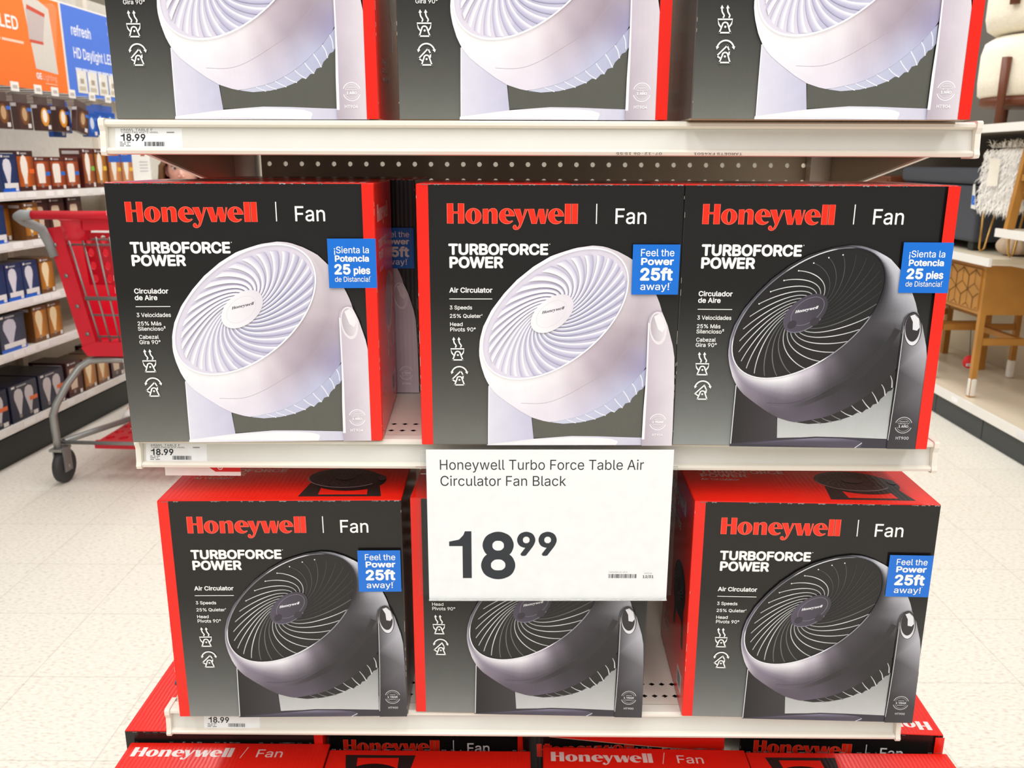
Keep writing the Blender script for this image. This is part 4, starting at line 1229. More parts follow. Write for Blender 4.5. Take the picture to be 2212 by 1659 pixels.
a.poly([(q0 + 30, H - 60), (q0 + 170, H - 82), (q0 + 165, H - 100), (q0 + 25, H - 80)], S(206, 84, 66)); a.rect(q0 + 22, 218, q0 + 130, 232, S(206, 84, 66))
a.text('LED', q0 - 190, H - 190, q0 - 55, H - 130, S(246, 240, 236), 0.02); a.rect(q0 - 330, H - 248, q0 - 200, H - 236, S(250, 206, 180)); a.rect(q0 - 190, H - 248, q0 - 30, H - 236, S(250, 206, 180))
a.text('GE', q0 + 38, 52, q0 + 82, 82, S(246, 236, 230), 0.03); a.text('Lighting', q0 + 92, 52, q0 + 205, 80, S(250, 196, 164)); a.rect(q0 + 105, 32, q0 + 205, 38, S(250, 180, 140))
a.build('sign_print', PAPER, sg1)
sg2, W, H, a = aisle_sign('daylight_sign', 'blue light bulb sign with small room photos, beside the orange one', 1.378, 2.25, 1.562, 2.02, None)
a.rect(6, 0, W, H - 8, S(82, 122, 216))
a.text('refresh', 80, H - 150, 265, H - 95, S(226, 228, 240), 0.02)
a.text('HD Daylight LED', 80, H - 262, 470, H - 208, S(236, 236, 244), 0.014)
[a.rect(u_, H - 322, u_ + w_, H - 310, S(206, 214, 240)) for u_, w_ in ((80, 60), (146, 50), (202, 84), (292, 40), (338, 70), (414, 60))]
for i in range(4):
    u = 82 + i * 104
    a.rect(u, 22, u + 94, H - 352 + 30, S(226, 222, 212)); a.rect(u + 30, 70, u + 64, 96, S(170, 156, 140)); a.rect(u + 16, 34, u + 76, 56, S(196, 184, 166)); a.rect(u + 8, 90, u + 22, 118, S(240, 240, 238))
a.build('sign_print', PAPER, sg2)

# ------------------------------------------------------------------ shopping cart
CR = S(206, 18, 42)
M_CRED = mat('red_cart_plastic', CR, 0.32, noise=(10, 0.08))
M_WHEEL = mat('black_caster_rubber', S(52, 52, 54), 0.6)
M_CGREY = mat('grey_cart_plastic', S(138, 140, 140), 0.45)
ct = thing('shopping_cart', 'red plastic shopping cart with grey wire basket and tube legs in the left aisle', 'cart', (-1.46, 2.2, 0), R(-3))
def cx(x): return x + 1.46
# local x to the right along the handle, y away from the camera
HLX, HRX = -0.335, 0.335
hd = MB().tube([(HLX, 0, 1.042), (HRX, 0, 1.042)], 0.016, n=12)
ho = hd.build('handle_bar', M_CRED, ct)
for s in (-1, 1):
    g = MB().tube([(s * 0.33, 0, 1.042), (s * 0.372, 0.0, 1.042), (s * 0.388, 0.008, 1.036), (s * 0.385, 0.03, 1.02), (s * 0.352, 0.08, 0.985), (s * 0.34, 0.10, 0.93), (s * 0.326, 0.10, 0.88)], [0.018, 0.019, 0.02, 0.019, 0.018, 0.018, 0.017], n=12)
    g.build('handle_arm', M_CGREY, ct)
    # red corner post of the rear frame
    y = 0.10
    MB().prism([(s * 0.350, 0.985), (s * 0.290, 0.995), (s * 0.196, 0.50), (s * 0.244, 0.50), (s * 0.262, 0.53)], 'y', y, y + 0.03).build('rear_post', M_CRED, ct)
    pins = MB()
    for f in (0.1, 0.36, 0.62, 0.86): pins.lathe([(0.008, -0.004), (0.006, 0)], (s * (0.328 - 0.11 * f), y - 0.001, 0.97 - 0.45 * f), 10, axis='y')
    pins.build('rivets', M_STEEL, ct)
MB().prism([(-0.262, 0.53), (-0.24, 0.497), (0.24, 0.497), (0.262, 0.53), (0.2, 0.552), (-0.2, 0.552)], 'y', 0.09, 0.14).build('rear_sill', M_CRED, ct)
# cup holder and tray under the handle
MB().lathe([(0.044, 0.948), (0.048, 0.985), (0.052, 1.018), (0.060, 1.024), (0.056, 1.024), (0.049, 1.016), (0.042, 0.955)], (-0.205, 0.062, 0), 22).build('cup_holder', M_CRED, ct)
MB().box((0.06, 0.05, 1.006), (0.44, 0.05, 0.04)).build('handle_tray', M_CRED, ct)
# child seat panel with oval holes (solid plate with through holes)
def holed_plate(x0, x1, z0, z1, nx, nz, hx, hz, y, th=0.006, lean=0.0):
    mb = MB(); k = 8; px, pz = (x1 - x0) / nx, (z1 - z0) / nz
    def P(x, yy, z): return (x, yy + lean * (z - z0), z)
    for iz in range(nz):
        for ix in range(nx):
            c0, c1 = x0 + (ix + 0.5) * px, z0 + (iz + 0.5) * pz
            o = []; h = []
            for q in range(k):
                a = 2 * pi * q / k; m = max(abs(cos(a)), abs(sin(a)))
                o.append((c0 + px / 2 * cos(a) / m, c1 + pz / 2 * sin(a) / m)); h.append((c0 + hx * cos(a), c1 + hz * sin(a)))
            for sgn, yy in ((1, y), (-1, y + th)):
                mb.add([P(a, yy, b) for a, b in o + h], [(q, (q + 1) % k, k + (q + 1) % k, k + q)[::sgn] for q in range(k)])
            mb.add([P(a, yy, b) for yy in (y, y + th) for a, b in h], [(q, (q + 1) % k, k + (q + 1) % k, k + q) for q in range(k)])
    return mb
holed_plate(-0.26, 0.26, 0.76, 0.965, 9, 4, 0.013, 0.017, 0.20, lean=-0.1).build('child_seat_back', M_CRED, ct)
MB().prism([(-0.255, 0.78), (0.255, 0.78), (0.205, 0.52), (-0.205, 0.52)], 'y', 0.78, 0.80).build('basket_nose', M_CRED, ct)
MB().add([(-0.23, 0.16, 0.525), (0.23, 0.16, 0.525), (0.20, 0.80, 0.535), (-0.20, 0.80, 0.535), (-0.23, 0.16, 0.515), (0.23, 0.16, 0.515), (0.20, 0.80, 0.525), (-0.20, 0.80, 0.525)], [(0, 1, 2, 3), (7, 6, 5, 4), (0, 4, 5, 1), (1, 5, 6, 2), (2, 6, 7, 3), (3, 7, 4, 0)]).build('basket_floor', M_CRED, ct)
for s in (-1, 1):
    MB().add([(s * 0.335, 0.13, 0.97), (s * 0.245, 0.13, 0.53), (s * 0.205, 0.80, 0.53), (s * 0.262, 0.80, 0.86), (s * 0.329, 0.13, 0.97), (s * 0.239, 0.13, 0.53), (s * 0.199, 0.80, 0.53), (s * 0.256, 0.80, 0.86)], [(0, 1, 2, 3), (7, 6, 5, 4), (0, 4, 5, 1), (1, 5, 6, 2), (2, 6, 7, 3), (3, 7, 4, 0)]).build('basket_side', M_CRED, ct)
# wire gate
w = MB()
for z, hw in ((0.945, 0.285), (0.925, 0.285), (0.655, 0.222), (0.57, 0.205)): w.tube([(-hw, 0.115, z), (hw, 0.115, z)], 0.0042, n=6)
for k in range(11):
    f = -1 + 2 * k / 10
    w.tube([(f * 0.272, 0.11, 0.955), (f * 0.192, 0.112, 0.55)], 0.0042, n=6)
w.build('wire_gate', M_STEEL, ct)
MB().tube([(-0.225, 0.10, 0.722), (0.225, 0.10, 0.722)], 0.008, n=8).build('seat_bar', M_STEEL, ct)
MB().tube([(-0.02, 0.09, 0.722), (0.20, 0.09, 0.722)], 0.010, n=8).build('seat_grip', M_CRED, ct)
MB().prism([(-0.018, 0.735), (0.085, 0.90), (0.112, 0.905), (0.11, 0.87), (-0.004, 0.732)], 'y', 0.085, 0.097).build('seat_strap', mat('coral_strap', S(232, 78, 96), 0.4), ct)
# tube chassis
for s in (-1, 1):
    MB().tube([(s * 0.02, 0.12, 0.478), (s * 0.19, 0.12, 0.478), (s * 0.245, 0.11, 0.474), (s * 0.278, 0.09, 0.452), (s * 0.315, 0.05, 0.39), (s * 0.345, 0.015, 0.32), (s * 0.355, 0.0, 0.28), (s * 0.354, 0.0, 0.2), (s * 0.352, 0.0, 0.145)], 0.0145, n=12).build('chassis_leg', M_STEEL, ct)
    MB().tube([(s * 0.12, 0.62, 0.478), (s * 0.125, 0.62, 0.36), (s * 0.135, 0.60, 0.2), (s * 0.15, 0.56, 0.165), (s * 0.26, 0.35, 0.155), (s * 0.345, 0.03, 0.165)], 0.0125, n=10).build('chassis_brace', M_STEEL, ct)
MB().tube([(-0.345, 0.02, 0.165), (0.345, 0.02, 0.165)], 0.008, n=8).tube([(-0.12, 0.62, 0.478), (0.12, 0.62, 0.478)], 0.012, n=8).build('cross_tube', M_STEEL, ct)
# lower tray
lt = MB(); base_ = holed_plate(-0.22, 0.22, 0.06, 0.80, 8, 10, 0.018, 0.022, 0.0, 0.012)
lt.add([(x, z, 0.150 + y) for x, y, z in base_.v], base_.f)
lt.box((0, 0.055, 0.148), (0.46, 0.02, 0.03)).build('lower_tray', M_CRED, ct)
def caster(x, y, name='caster'):
    f = MB().box((x, y + 0.012, 0.142), (0.05, 0.07, 0.01)).box((x - 0.02, y + 0.02, 0.096), (0.005, 0.05, 0.095)).box((x + 0.02, y + 0.02, 0.096), (0.005, 0.05, 0.095)).lathe([(0.012, 0.135), (0.012, 0.16)], (x, y, 0), 12)
    f.lathe([(0.008, -0.026), (0.008, 0.026)], (x, y + 0.025, 0.0675), 10, axis='x')
    fo = f.build(name, M_STEEL, ct)
    MB().lathe([(0.03, -0.014), (0.058, -0.016), (0.0665, -0.011), (0.0675, 0), (0.0665, 0.011), (0.058, 0.016), (0.03, 0.014)], (x, y + 0.025, 0.0675), 28, axis='x').build('wheel', M_WHEEL, fo)
for x, y in ((-0.352, 0.0), (0.352, 0.0), (-0.2, 0.72), (0.2, 0.72)): caster(x, y)

# ------------------------------------------------------------------ home aisle on the right
M_WOOD = mat('honey_brown_wood', S(178, 124, 54), 0.45, noise=(9, 0.2))
M_WOODD = mat('dark_walnut_wood', S(104, 54, 30), 0.45, noise=(10, 0.2))
M_GOLD = mat('brass_wire', S(196, 152, 84), 0.3, metal=0.7, noise=(20, 0.1))
M_BOUCLE = mat('cream_boucle', S(236, 228, 208), 0.95, noise=(60, 0.1), bump=(120, 0.9), sheen=0.3)
M_FUR = mat('white_faux_fur', S(252, 250, 245), 0.9, noise=(40, 0.02), sheen=0.3)
M_SLATE = mat('slate_grey_fabric', S(72, 75, 82), 0.85, noise=(90, 0.12), bump=(200, 0.5))
M_DECK = mat('beige_deck_laminate', S(214, 202, 180), 0.35, noise=(3, 0.08))
M_BACKD = mat('dark_grey_back_panel', S(96, 93, 88), 0.7, noise=(4, 0.12))
M_KICKR = mat('slate_kick_tiles', S(58, 62, 62), 0.5, noise=(5, 0.12))
M_COTTON = mat('white_foot_wrap', S(230, 226, 218), 0.9, noise=(40, 0.08), bump=(60, 0.6))
ru = thing('shelving_unit', 'white edged aisle shelving holding stools and furniture, right of the end cap', 'shelving', (2.1, 2.93, 0))
y0, y1 = -1.9, 2.6
def RB(xa, xb, ya, yb, za, zb, mb=None, col=(1, 1, 1)):
    mb = mb or MB(); return mb.box(((xa + xb) / 2, (ya + yb) / 2, (za + zb) / 2), (xb - xa, yb - ya, zb - za), col)
k = MB(); y = y0
while y < y1: RB(0.02, 0.05, y + 0.003, min(y + 0.45, y1) - 0.003, 0, 0.106, k); y += 0.45
k.build('kick_plate', M_KICKR, ru)
RB(0.015, 0.60, y0, y1, 0.108, 0.146).build('base_deck', M_DECK, ru)
RB(0.0, 0.014, y0, y1, 0.106, 0.147).build('base_rail', M_RAILW, ru)
m = MB(); rr = random.Random(3); y = y0
while y < y1: w = rr.uniform(.05, .08); q = rr.choice((.8, .88, .95)); m.box((-0.0008, y + w / 2, 0.127), (0.001, w * .9, 0.022), (q, q, q)); y += w + rr.choice((.1, .3, .5))
m.build('rail_tickets', PAPER, ru)['kind'] = 'stuff'
RB(0.56, 0.58, y0, y1, 0.146, 0.80).build('lower_back_panel', M_DECK, ru)
RB(0.56, 0.58, y0, y1, 0.80, 2.5).build('upper_back_panel', M_BACKD, ru)
def rshelf(name, ya, yb, z):
    s = RB(0.014, 0.55, ya, yb, z - 0.026, z - 0.002).build(name, M_DECK, ru)
    RB(0.0, 0.013, ya, yb, z - 0.036, z).build('price_rail', M_RAILW, s)
    for yy in (ya, yb): MB().prism([(0.013, z - 0.03), (0.10, z - 0.032), (0.2, z - 0.05), (0.55, z - 0.07), (0.55, z - 0.026), (0.013, z - 0.026)], 'y', yy + (0 if yy == ya else -0.004), yy + (0.004 if yy == ya else 0)).build('bracket', M_SHELF, s)
rshelf('shelf', 0.006, y1, 0.820)
rshelf('shelf', y0, -0.006, 0.957)
rshelf('shelf', y0, y1, 1.407)

# side table with a carved hexagon front
tb = thing('side_table', 'honey wood side table with a carved hexagon front and white wrapped feet', 'table', (2.365, 3.245, 0.1465))
hx, hy = 0.215, 0.208
MB().box((0, 0, 0.515), (2 * hx, 2 * hy, 0.23)).box((0, 0, 0.634), (2 * hx + 0.01, 2 * hy + 0.01, 0.012)).build('cabinet_body', M_WOOD, tb)
dp = MB().box((-hx - 0.004, 0, 0.515), (0.008, 2 * hy - 0.05, 0.19)); 
dpo = dp.build('carved_door', M_WOOD, tb)
cv = Art(lambda u, v, h: (-hx - 0.008 - h, hy - u, 0.40 + v), 0.3, 0.05)
GC = S(84, 50, 20)
r_ = 66.0
def clipseg(ps, w):
    (xa, ya), (xb, yb) = ps; t0, t1 = 0.0, 1.0
    for p, q in ((xa - xb, xa - 28), (xb - xa, 388 - xa), (ya - yb, ya - 24), (yb - ya, 206 - ya)):
        if abs(p) < 1e-9:
            if q < 0: return
        elif p < 0: t0 = max(t0, q / p)
        else: t1 = min(t1, q / p)
    if t1 - t0 > 0.03: cv.segs([(xa + (xb - xa) * t0, ya + (yb - ya) * t0), (xa + (xb - xa) * t1, ya + (yb - ya) * t1)], w, GC)
for i in range(-1, 5):
    for j in range(-1, 4):
        c0 = 25 + 90 + (i - 0.5) * r_ * 1.732 + (j % 2) * r_ * 0.866; c1 = 40 + j * r_ * 1.5
        for q in range(6):
            a0, a1 = R(90 + 60 * q), R(150 + 60 * q)
            ps = [(c0 + r_ * cos(a0), c1 + r_ * sin(a0)), (c0 + r_ * cos(a1), c1 + r_ * sin(a1))]
            clipseg(ps, 3.2)
        for q in range(0, 6, 2):
            a0 = R(90 + 60 * q); ps = [(c0, c1), (c0 + r_ * cos(a0), c1 + r_ * sin(a0))]
            clipseg(ps, 2.8)
cv.build('carved_lines', print_mat('carved_groove', 0.6, 0.2), dpo)
for sx in (-1, 1):
    for sy in (-1, 1):
        lg = MB().box((sx * (hx - 0.013), sy * (hy - 0.013), 0.20), (0.026, 0.026, 0.40)).build('leg', M_WOOD, tb)
        MB().bevbox((sx * (hx - 0.015), sy * (hy - 0.015), 0.048), (0.034, 0.034, 0.096), 0.01).build('foot_wrap', M_COTTON, lg)
for sy in (-1, 1): MB().box((0, sy * (hy - 0.016), 0.270), (2 * hx - 0.06, 0.022, 0.032)).build('stretcher', M_WOOD, tb)
MB().box((0, 0, 0.272), (0.03, 2 * hy - 0.06, 0.028)).build('stretcher', M_WOOD, tb)
# stool frame farther back on the deck
sf = thing('wooden_stool', 'low brown wooden stool on the deck behind the carved side table', 'stool', (2.36, 3.83, 0.1465))
MB().bevbox((0, 0, 0.37), (0.36, 0.46, 0.03), 0.008).build('seat', M_WOODD, sf)
for sx in (-1, 1):
    for sy in (-1, 1): MB().box((sx * 0.15, sy * 0.205, 0.178), (0.032, 0.034, 0.356)).build('leg', M_WOOD, sf)
for sy in (-1, 1): MB().box((0, sy * 0.205, 0.25), (0.26, 0.022, 0.034)).build('stretcher', M_WOOD, sf)
for sx in (-1, 1): MB().box((sx * 0.15, 0, 0.29), (0.022, 0.37, 0.034)).build('stretcher', M_WOOD, sf)
# round red tag on a cord
rt = thing('hang_tag', 'round red tag on a dark cord hanging under the carved side table', 'tag', (2.322, 3.421, -0.060))
MB().tube([(0, 0, 0.462), (0.004, -0.006, 0.38), (0.006, -0.01, 0.335)], 0.002, n=5).build('cord', M_KICK, rt)
tg = MB().lathe([(0.035, -0.0015), (0.035, 0.0015)], (0.008, -0.012, 0.297), 28, axis='y'); tgo = tg.build('red_disc', mat('red_tag_card', S(226, 48, 52), 0.5), rt)
MB().box((0.008, -0.0142, 0.281), (0.032, 0.001, 0.014), S(240, 236, 232)).box((0.008, -0.0150, 0.281), (0.018, 0.0006, 0.006), S(150, 146, 146)).build('price_sticker', PAPER, tgo)
# storage bench
ob = thing('storage_ottoman', 'long slate grey upholstered storage ottoman on the middle right shelf', 'ottoman', (2.39, 3.735, 0.8205))
MB().bevbox((0, 0, 0.175), (0.37, 0.86, 0.27), 0.015).build('body', M_SLATE, ob)
MB().bevbox((0, 0, 0.355), (0.385, 0.875, 0.08), 0.025, seg=3).build('lid', M_SLATE, ob)
for sx in (-1, 1):
    for sy in (-1, 1): MB().box((sx * 0.14, sy * 0.38, 0.0205), (0.05, 0.05, 0.041)).build('foot', M_KICK, ob)
ot = thing('care_tag', 'small white and blue card tag hanging on the front of the slate ottoman', 'tag', (2.194, 3.325, 1.02))
MB().prism([(-0.03, 0.0), (0.012, 0.004), (0.018, 0.115), (0.004, 0.12)], 'x', -0.0015, 0.0015, S(236, 236, 234)).build('card', PAPER, ot)
MB().prism([(-0.024, 0.02), (0.010, 0.022), (0.012, 0.066), (-0.010, 0.064)], 'x', -0.0024, -0.0017, S(30, 110, 214)).build('blue_print', PAPER, ot)
# brown cabinet further back
wc = thing('wooden_cabinet', 'brown wooden chest farther along the middle right shelf, behind the slate ottoman', 'cabinet', (2.36, 4.52, 0.8205))
MB().bevbox((0, 0, 0.17), (0.42, 0.62, 0.34), 0.006).build('body', M_WOODD, wc)
for zz in (0.09, 0.25): MB().box((-0.214, 0, zz), (0.008, 0.58, 0.145)).build('drawer_front', M_WOODD, wc)
# fur stool on hairpin legs
fs_ = thing('fur_stool', 'white faux fur stool on thin brass hairpin legs on the right shelf', 'stool', (2.385, 3.095, 0.8205))
MB().bevbox((0, 0, 0.345), (0.40, 0.30, 0.28), 0.06, seg=4).build('cushion', M_FUR, fs_)
fur = MB(); rf = random.Random(5)
for i in range(3000):
    face = rf.random()
    if face < 0.45: p = V((-0.20, rf.uniform(-0.15, 0.15), rf.uniform(0.215, 0.48))); n = V((-1, 0, 0))
    elif face < 0.85: p = V((rf.uniform(-0.2, 0.2), -0.15, rf.uniform(0.215, 0.48))); n = V((0, -1, 0))
    else: p = V((rf.uniform(-0.2, 0.2), rf.uniform(-0.15, 0.15), 0.485)); n = V((0, 0, 1))
    dr = (n * 0.28 + V((rf.gauss(0, .3), rf.gauss(0, .3), -0.9 + rf.gauss(0, .25)))).normalized()
    if face >= 0.85: dr = (n * 0.7 + V((rf.gauss(0, .5), rf.gauss(0, .5), 0))).normalized()
    sd = dr.cross(n).normalized() if dr.cross(n).length > 1e-4 else V((1, 0, 0))
    L = rf.uniform(0.028, 0.055); w = 0.0026
    q = p + dr * L * 0.6 + n * 0.006; e = p + dr * L - V((0, 0, 0.006))
    up = sd.cross(dr).normalized()
    fur.add([p + sd * w, p - sd * w, p + up * w, q + sd * w * .7, q - sd * w * .7, q + up * w * .7, e], [(0, 1, 4, 3), (1, 2, 5, 4), (2, 0, 3, 5), (3, 4, 6), (4, 5, 6), (5, 3, 6)])
fur.build('fur', M_FUR, fs_)['kind'] = 'stuff'
for sx in (-1, 1):
    for sy in (-1, 1):
        bx, by = sx * 0.165, sy * 0.115
        MB().tube([(bx - 0.03, by, 0.21), (bx + sx * 0.01 - 0.012, by + sy * 0.01, 0.02), (bx + sx * 0.012, by + sy * 0.012, 0.006), (bx + sx * 0.01 + 0.012, by + sy * 0.01, 0.02), (bx + 0.03, by, 0.21)], 0.005, n=8).build('hairpin_leg', M_GOLD, fs_)
ft = thing('swing_tag', 'cream paper swing tag hanging on the white fur stool', 'tag', (2.150, 3.095, 1.245), R(-60))
MB().box((0, 0, -0.05), (0.05, 0.002, 0.12), S(240, 234, 220)).build('card', PAPER, ft)
# pumpkin
pk_ = thing('ceramic_pumpkin', 'pale beige ribbed pumpkin ornament under the fur stool', 'ornament', (2.30, 3.10, 0.8205))
pm = MB(); NP, NR = 64, 14; vs = []
for j in range(NR + 1):
    t = pi * j / NR
    for i in range(NP):
        a = 2 * pi * i / NP
        r = 0.082 * (0.86 + 0.14 * abs(cos(a * 5.5))) * (sin(t) ** 0.75 if 0 < t < pi else 0.02)
        vs.append((r * cos(a), r * sin(a), 0.045 - 0.045 * cos(t) * (1 if t > pi / 2 else 1)))
pm.add(vs, [(j * NP + i, j * NP + (i + 1) % NP, (j + 1) * NP + (i + 1) % NP, (j + 1) * NP + i) for j in range(NR) for i in range(NP)], smooth=True)
pm.build('gourd', mat('beige_ceramic', S(206, 184, 160), 0.7, noise=(12, 0.1)), pk_)
MB().tube([(0, 0, 0.086), (0.004, 0, 0.097), (0.012, 0.002, 0.106)], [0.008, 0.006, 0.005], n=8).build('stem', M_WOODD, pk_)
# wooden step stool / ladder frame on the nearer shelf
wl = thing('ladder_stool', 'tall honey wood stool frame standing on the nearer right shelf at the picture edge', 'stool', (2.33, 2.70, 0.9575))
for sx in (-1, 1):
    for sy in (-1, 1):
        MB().add([(sx * 0.2 + a, sy * 0.17 + b, 0) for a, b in ((-.017, -.014), (.017, -.014), (.017, .014), (-.017, .014))] + [(sx * 0.17 + a, sy * 0.145 + b, 0.40) for a, b in ((-.017, -.014), (.017, -.014), (.017, .014), (-.017, .014))], [(3, 2, 1, 0), (4, 5, 6, 7), (0, 1, 5, 4), (1, 2, 6, 5), (2, 3, 7, 6), (3, 0, 4, 7)]).build('leg', M_WOOD, wl)
for sy in (-1, 1):
    for zz in (0.14, 0.27): MB().box((0, sy * (0.168 - 0.06 * zz), zz), (0.36 - 0.1 * zz, 0.018, 0.026)).build('rung', M_WOOD, wl)
for sx in (-1, 1): MB().box((sx * 0.187, 0, 0.22), (0.02, 0.27, 0.026)).build('rung', M_WOOD, wl)
MB().bevbox((0, 0, 0.414), (0.39, 0.33, 0.026), 0.006).build('seat', M_WOOD, wl)
# boucle stools, the upper one turned upside down on the lower
def drum(label, z, flip):
    t = thing('boucle_stool', label, 'stool', (2.413, 3.29, z))
    s = -1 if flip else 1
    def Z(h): return h if not flip else 0.40 - h
    pr = [(0.24, 0.125), (0.256, 0.14), (0.262, 0.20), (0.262, 0.32), (0.25, 0.37), (0.215, 0.393), (0.13, 0.40)]
    if flip: pr = [(r, Z(h)) for r, h in reversed(pr)]
    MB().lathe(pr, n=48).build('seat', M_BOUCLE, t)
    rp = [(0.23, Z(0.085)), (0.244, Z(0.088)), (0.244, Z(0.125)), (0.23, Z(0.125))]
    MB().lathe(rp if not flip else list(reversed(rp)), n=40).build('base_ring', M_WOODD, t)
    for q in range(3):
        a = R(-151 + 120 * q)
        ca, sa = cos(a), sin(a)
        pts = [(ca * 0.282, sa * 0.282, Z(0.0)), (ca * 0.276, sa * 0.276, Z(0.29))]
        MB().tube(pts, [0.016, 0.021], n=10).build('leg', M_WOODD, t)
    return t
drum('cream boucle stool standing upright on the top right shelf, brown leg in front', 1.4075, False)
drum('cream boucle stool turned upside down on top of the other boucle stool', 1.8085, True)

# ------------------------------------------------------------------ the person beyond the cart
M_SKIN = mat('skin', S(236, 184, 164), 0.55, noise=(20, 0.05))
M_HAIR = mat('brown_hair', S(112, 82, 50), 0.5, noise=(60, 0.25), bump=(160, 0.6))
M_SHIRT = mat('navy_cotton_shirt', S(52, 60, 84), 0.9, noise=(60, 0.1))
M_SHORT = mat('denim_shorts', S(74, 88, 112), 0.9, noise=(80, 0.14))
M_SHOE = mat('white_canvas_shoe', S(222, 220, 214), 0.7)
def skin(name, nodes, edges, m, parent, sub=2, root=0):
    me = bpy.data.meshes.new(name)
    me.from_pydata([n[0] for n in nodes], edges, [])
    o = bpy.data.objects.new(name, me); COL.objects.link(o)
    o.modifiers.new('s', 'SKIN')
    sv = me.skin_vertices[0].data if me.skin_vertices else None
    if sv is None:
        bm = bmesh.new(); bm.from_mesh(me); bm.verts.layers.skin.verify(); bm.to_mesh(me); bm.free(); sv = me.skin_vertices[0].data
    for i, n in enumerate(nodes):
        r = n[1]; sv[i].radius = (r, r) if not isinstance(r, tuple) else r
        sv[i].use_root = (i == root)
    s = o.modifiers.new('d', 'SUBSURF'); s.levels = sub; s.render_levels = sub
    dg = bpy.context.evaluated_depsgraph_get(); dg.update()
    nm = bpy.data.meshes.new_from_object(o.evaluated_get(dg))
    bpy.data.objects.remove(o)
    nm.name = name; nm.materials.clear(); nm.materials.append(m)
    nm.polygons.foreach_set('use_smooth', [True] * len(nm.polygons))
    r = bpy.data.objects.new(name, nm); COL.objects.link(r); r.parent = parent
    return r
pe = thing('person', 'person with long brown hair looking past the end-cap shelf, behind the red cart', 'person', (-1.678, 3.42, 0.0), R(14))
# local: facing -y; heights in metres
N = []; E = []
def nd(p, r, link=None):
    N.append((p, r))
    if link is not None: E.append((link, len(N) - 1))
    return len(N) - 1
pel = nd((0, 0, 0.66), 0.10); ab = nd((0, -0.005, 0.78), 0.09, pel); ch = nd((0, 0, 0.92), 0.105, ab); up = nd((0, 0.005, 1.0), 0.085, ch)
nk = nd((0, 0.0, 1.06), 0.042, up); nk2 = nd((0, -0.008, 1.115), 0.04, nk)
for s in (-1, 1):
    sh = nd((s * 0.13, 0.005, 1.0), 0.05, up); el = nd((s * 0.19, -0.02, 0.80), 0.034, sh); wr = nd((s * 0.17, -0.16, 0.70), 0.024, el)
    pa = nd((s * 0.165, -0.21, 0.685), 0.03, wr)
    for i, (dx, L) in enumerate(((-0.027, .058), (-0.009, .066), (0.009, .062), (0.027, .05))):
        a = nd((s * 0.165 + dx, -0.235, 0.685), 0.0095, pa); b = nd((s * 0.165 + dx * 1.1, -0.235 - L * .5, 0.676), 0.0088, a); nd((s * 0.165 + dx * 1.1, -0.235 - L * .85, 0.655), 0.0078, b)
    t1 = nd((s * 0.165 - s * 0.035, -0.205, 0.68), 0.011, pa); nd((s * 0.165 - s * 0.05, -0.24, 0.668), 0.009, t1)
# legs: the nearer one stepping out towards the shelf
hipL = nd((-0.085, 0, 0.62), 0.085, pel); knL = nd((-0.19, -0.14, 0.35), 0.055, hipL); clL = nd((-0.225, -0.19, 0.25), 0.056, knL); anL = nd((-0.285, -0.235, 0.075), 0.033, clL)
toL = nd((-0.30, -0.30, 0.045), 0.034, anL); nd((-0.31, -0.37, 0.032), 0.024, toL)
hipR = nd((0.085, 0, 0.62), 0.085, pel); knR = nd((0.10, -0.01, 0.35), 0.055, hipR); clR = nd((0.10, 0.02, 0.25), 0.056, knR); anR = nd((0.10, 0.02, 0.075), 0.033, clR)
toR = nd((0.105, -0.05, 0.045), 0.034, anR); nd((0.11, -0.12, 0.032), 0.024, toR)
skin('body', N, E, M_SKIN, pe)
# head: egg with brow, cheeks, chin; face towards -y
HC = V((0.0, -0.02, 1.192))
def head_pt(th, ph):
    # th around (0 = front), ph from crown (0) to chin (pi)
    x = sin(ph) * sin(th); y = -sin(ph) * cos(th); z = cos(ph)
    sx, sy, sz = 0.074, 0.095, 0.113
    if z < 0: sx *= 1 - 0.30 * (-z) ** 1.5; 
    if z < 0 and y > 0: sy *= 1 - 0.25 * (-z)
    p = V((x * sx, y * sy, z * sz))
    fr = max(0.0, cos(th)) ** 2 * sin(ph)
    p.y += 0.006 * fr * math.exp(-((z - 0.12) / 0.14) ** 2) * (1 if abs(x) > 0.2 else 0.3)          # eye sockets
    p.y -= 0.006 * fr * math.exp(-((z - 0.34) / 0.12) ** 2)
    p.y -= 0.022 * math.exp(-(x / 0.13) ** 2) * math.exp(-((z + 0.16) / 0.13) ** 2) * (cos(th) > 0)
    p.y -= 0.010 * math.exp(-(x / 0.10) ** 2) * math.exp(-((z - 0.02) / 0.16) ** 2) * (cos(th) > 0)
    p.y -= 0.006 * math.exp(-(x / 0.28) ** 2) * math.exp(-((z + 0.48) / 0.09) ** 2) * (cos(th) > 0)
    p.y -= 0.008 * math.exp(-(x / 0.3) ** 2) * math.exp(-((z + 0.85) / 0.16) ** 2) * (cos(th) > 0)
    return p
HM = Matrix.Rotation(R(1), 3, 'Z') @ Matrix.Rotation(R(4), 3, 'X')
hm = MB(); NT, NPH = 72, 48
vs = [HC + HM @ head_pt(2 * pi * i / NT, pi * (j + 0.001) / (NPH + 0.002)) for j in range(NPH + 1) for i in range(NT)]
hm.add(vs, [(j * NT + i, j * NT + (i + 1) % NT, (j + 1) * NT + (i + 1) % NT, (j + 1) * NT + i) for j in range(NPH) for i in range(NT)], smooth=True)
hd_ = hm.build('head', M_SKIN, pe)
M_EYEW = mat('eye_white', S(232, 228, 222), 0.3); M_IRIS = mat('brown_iris', S(60, 44, 32), 0.2); M_LIP = mat('lips', S(196, 112, 104), 0.5); M_BROW = mat('brow_hair', S(92, 66, 42), 0.7)
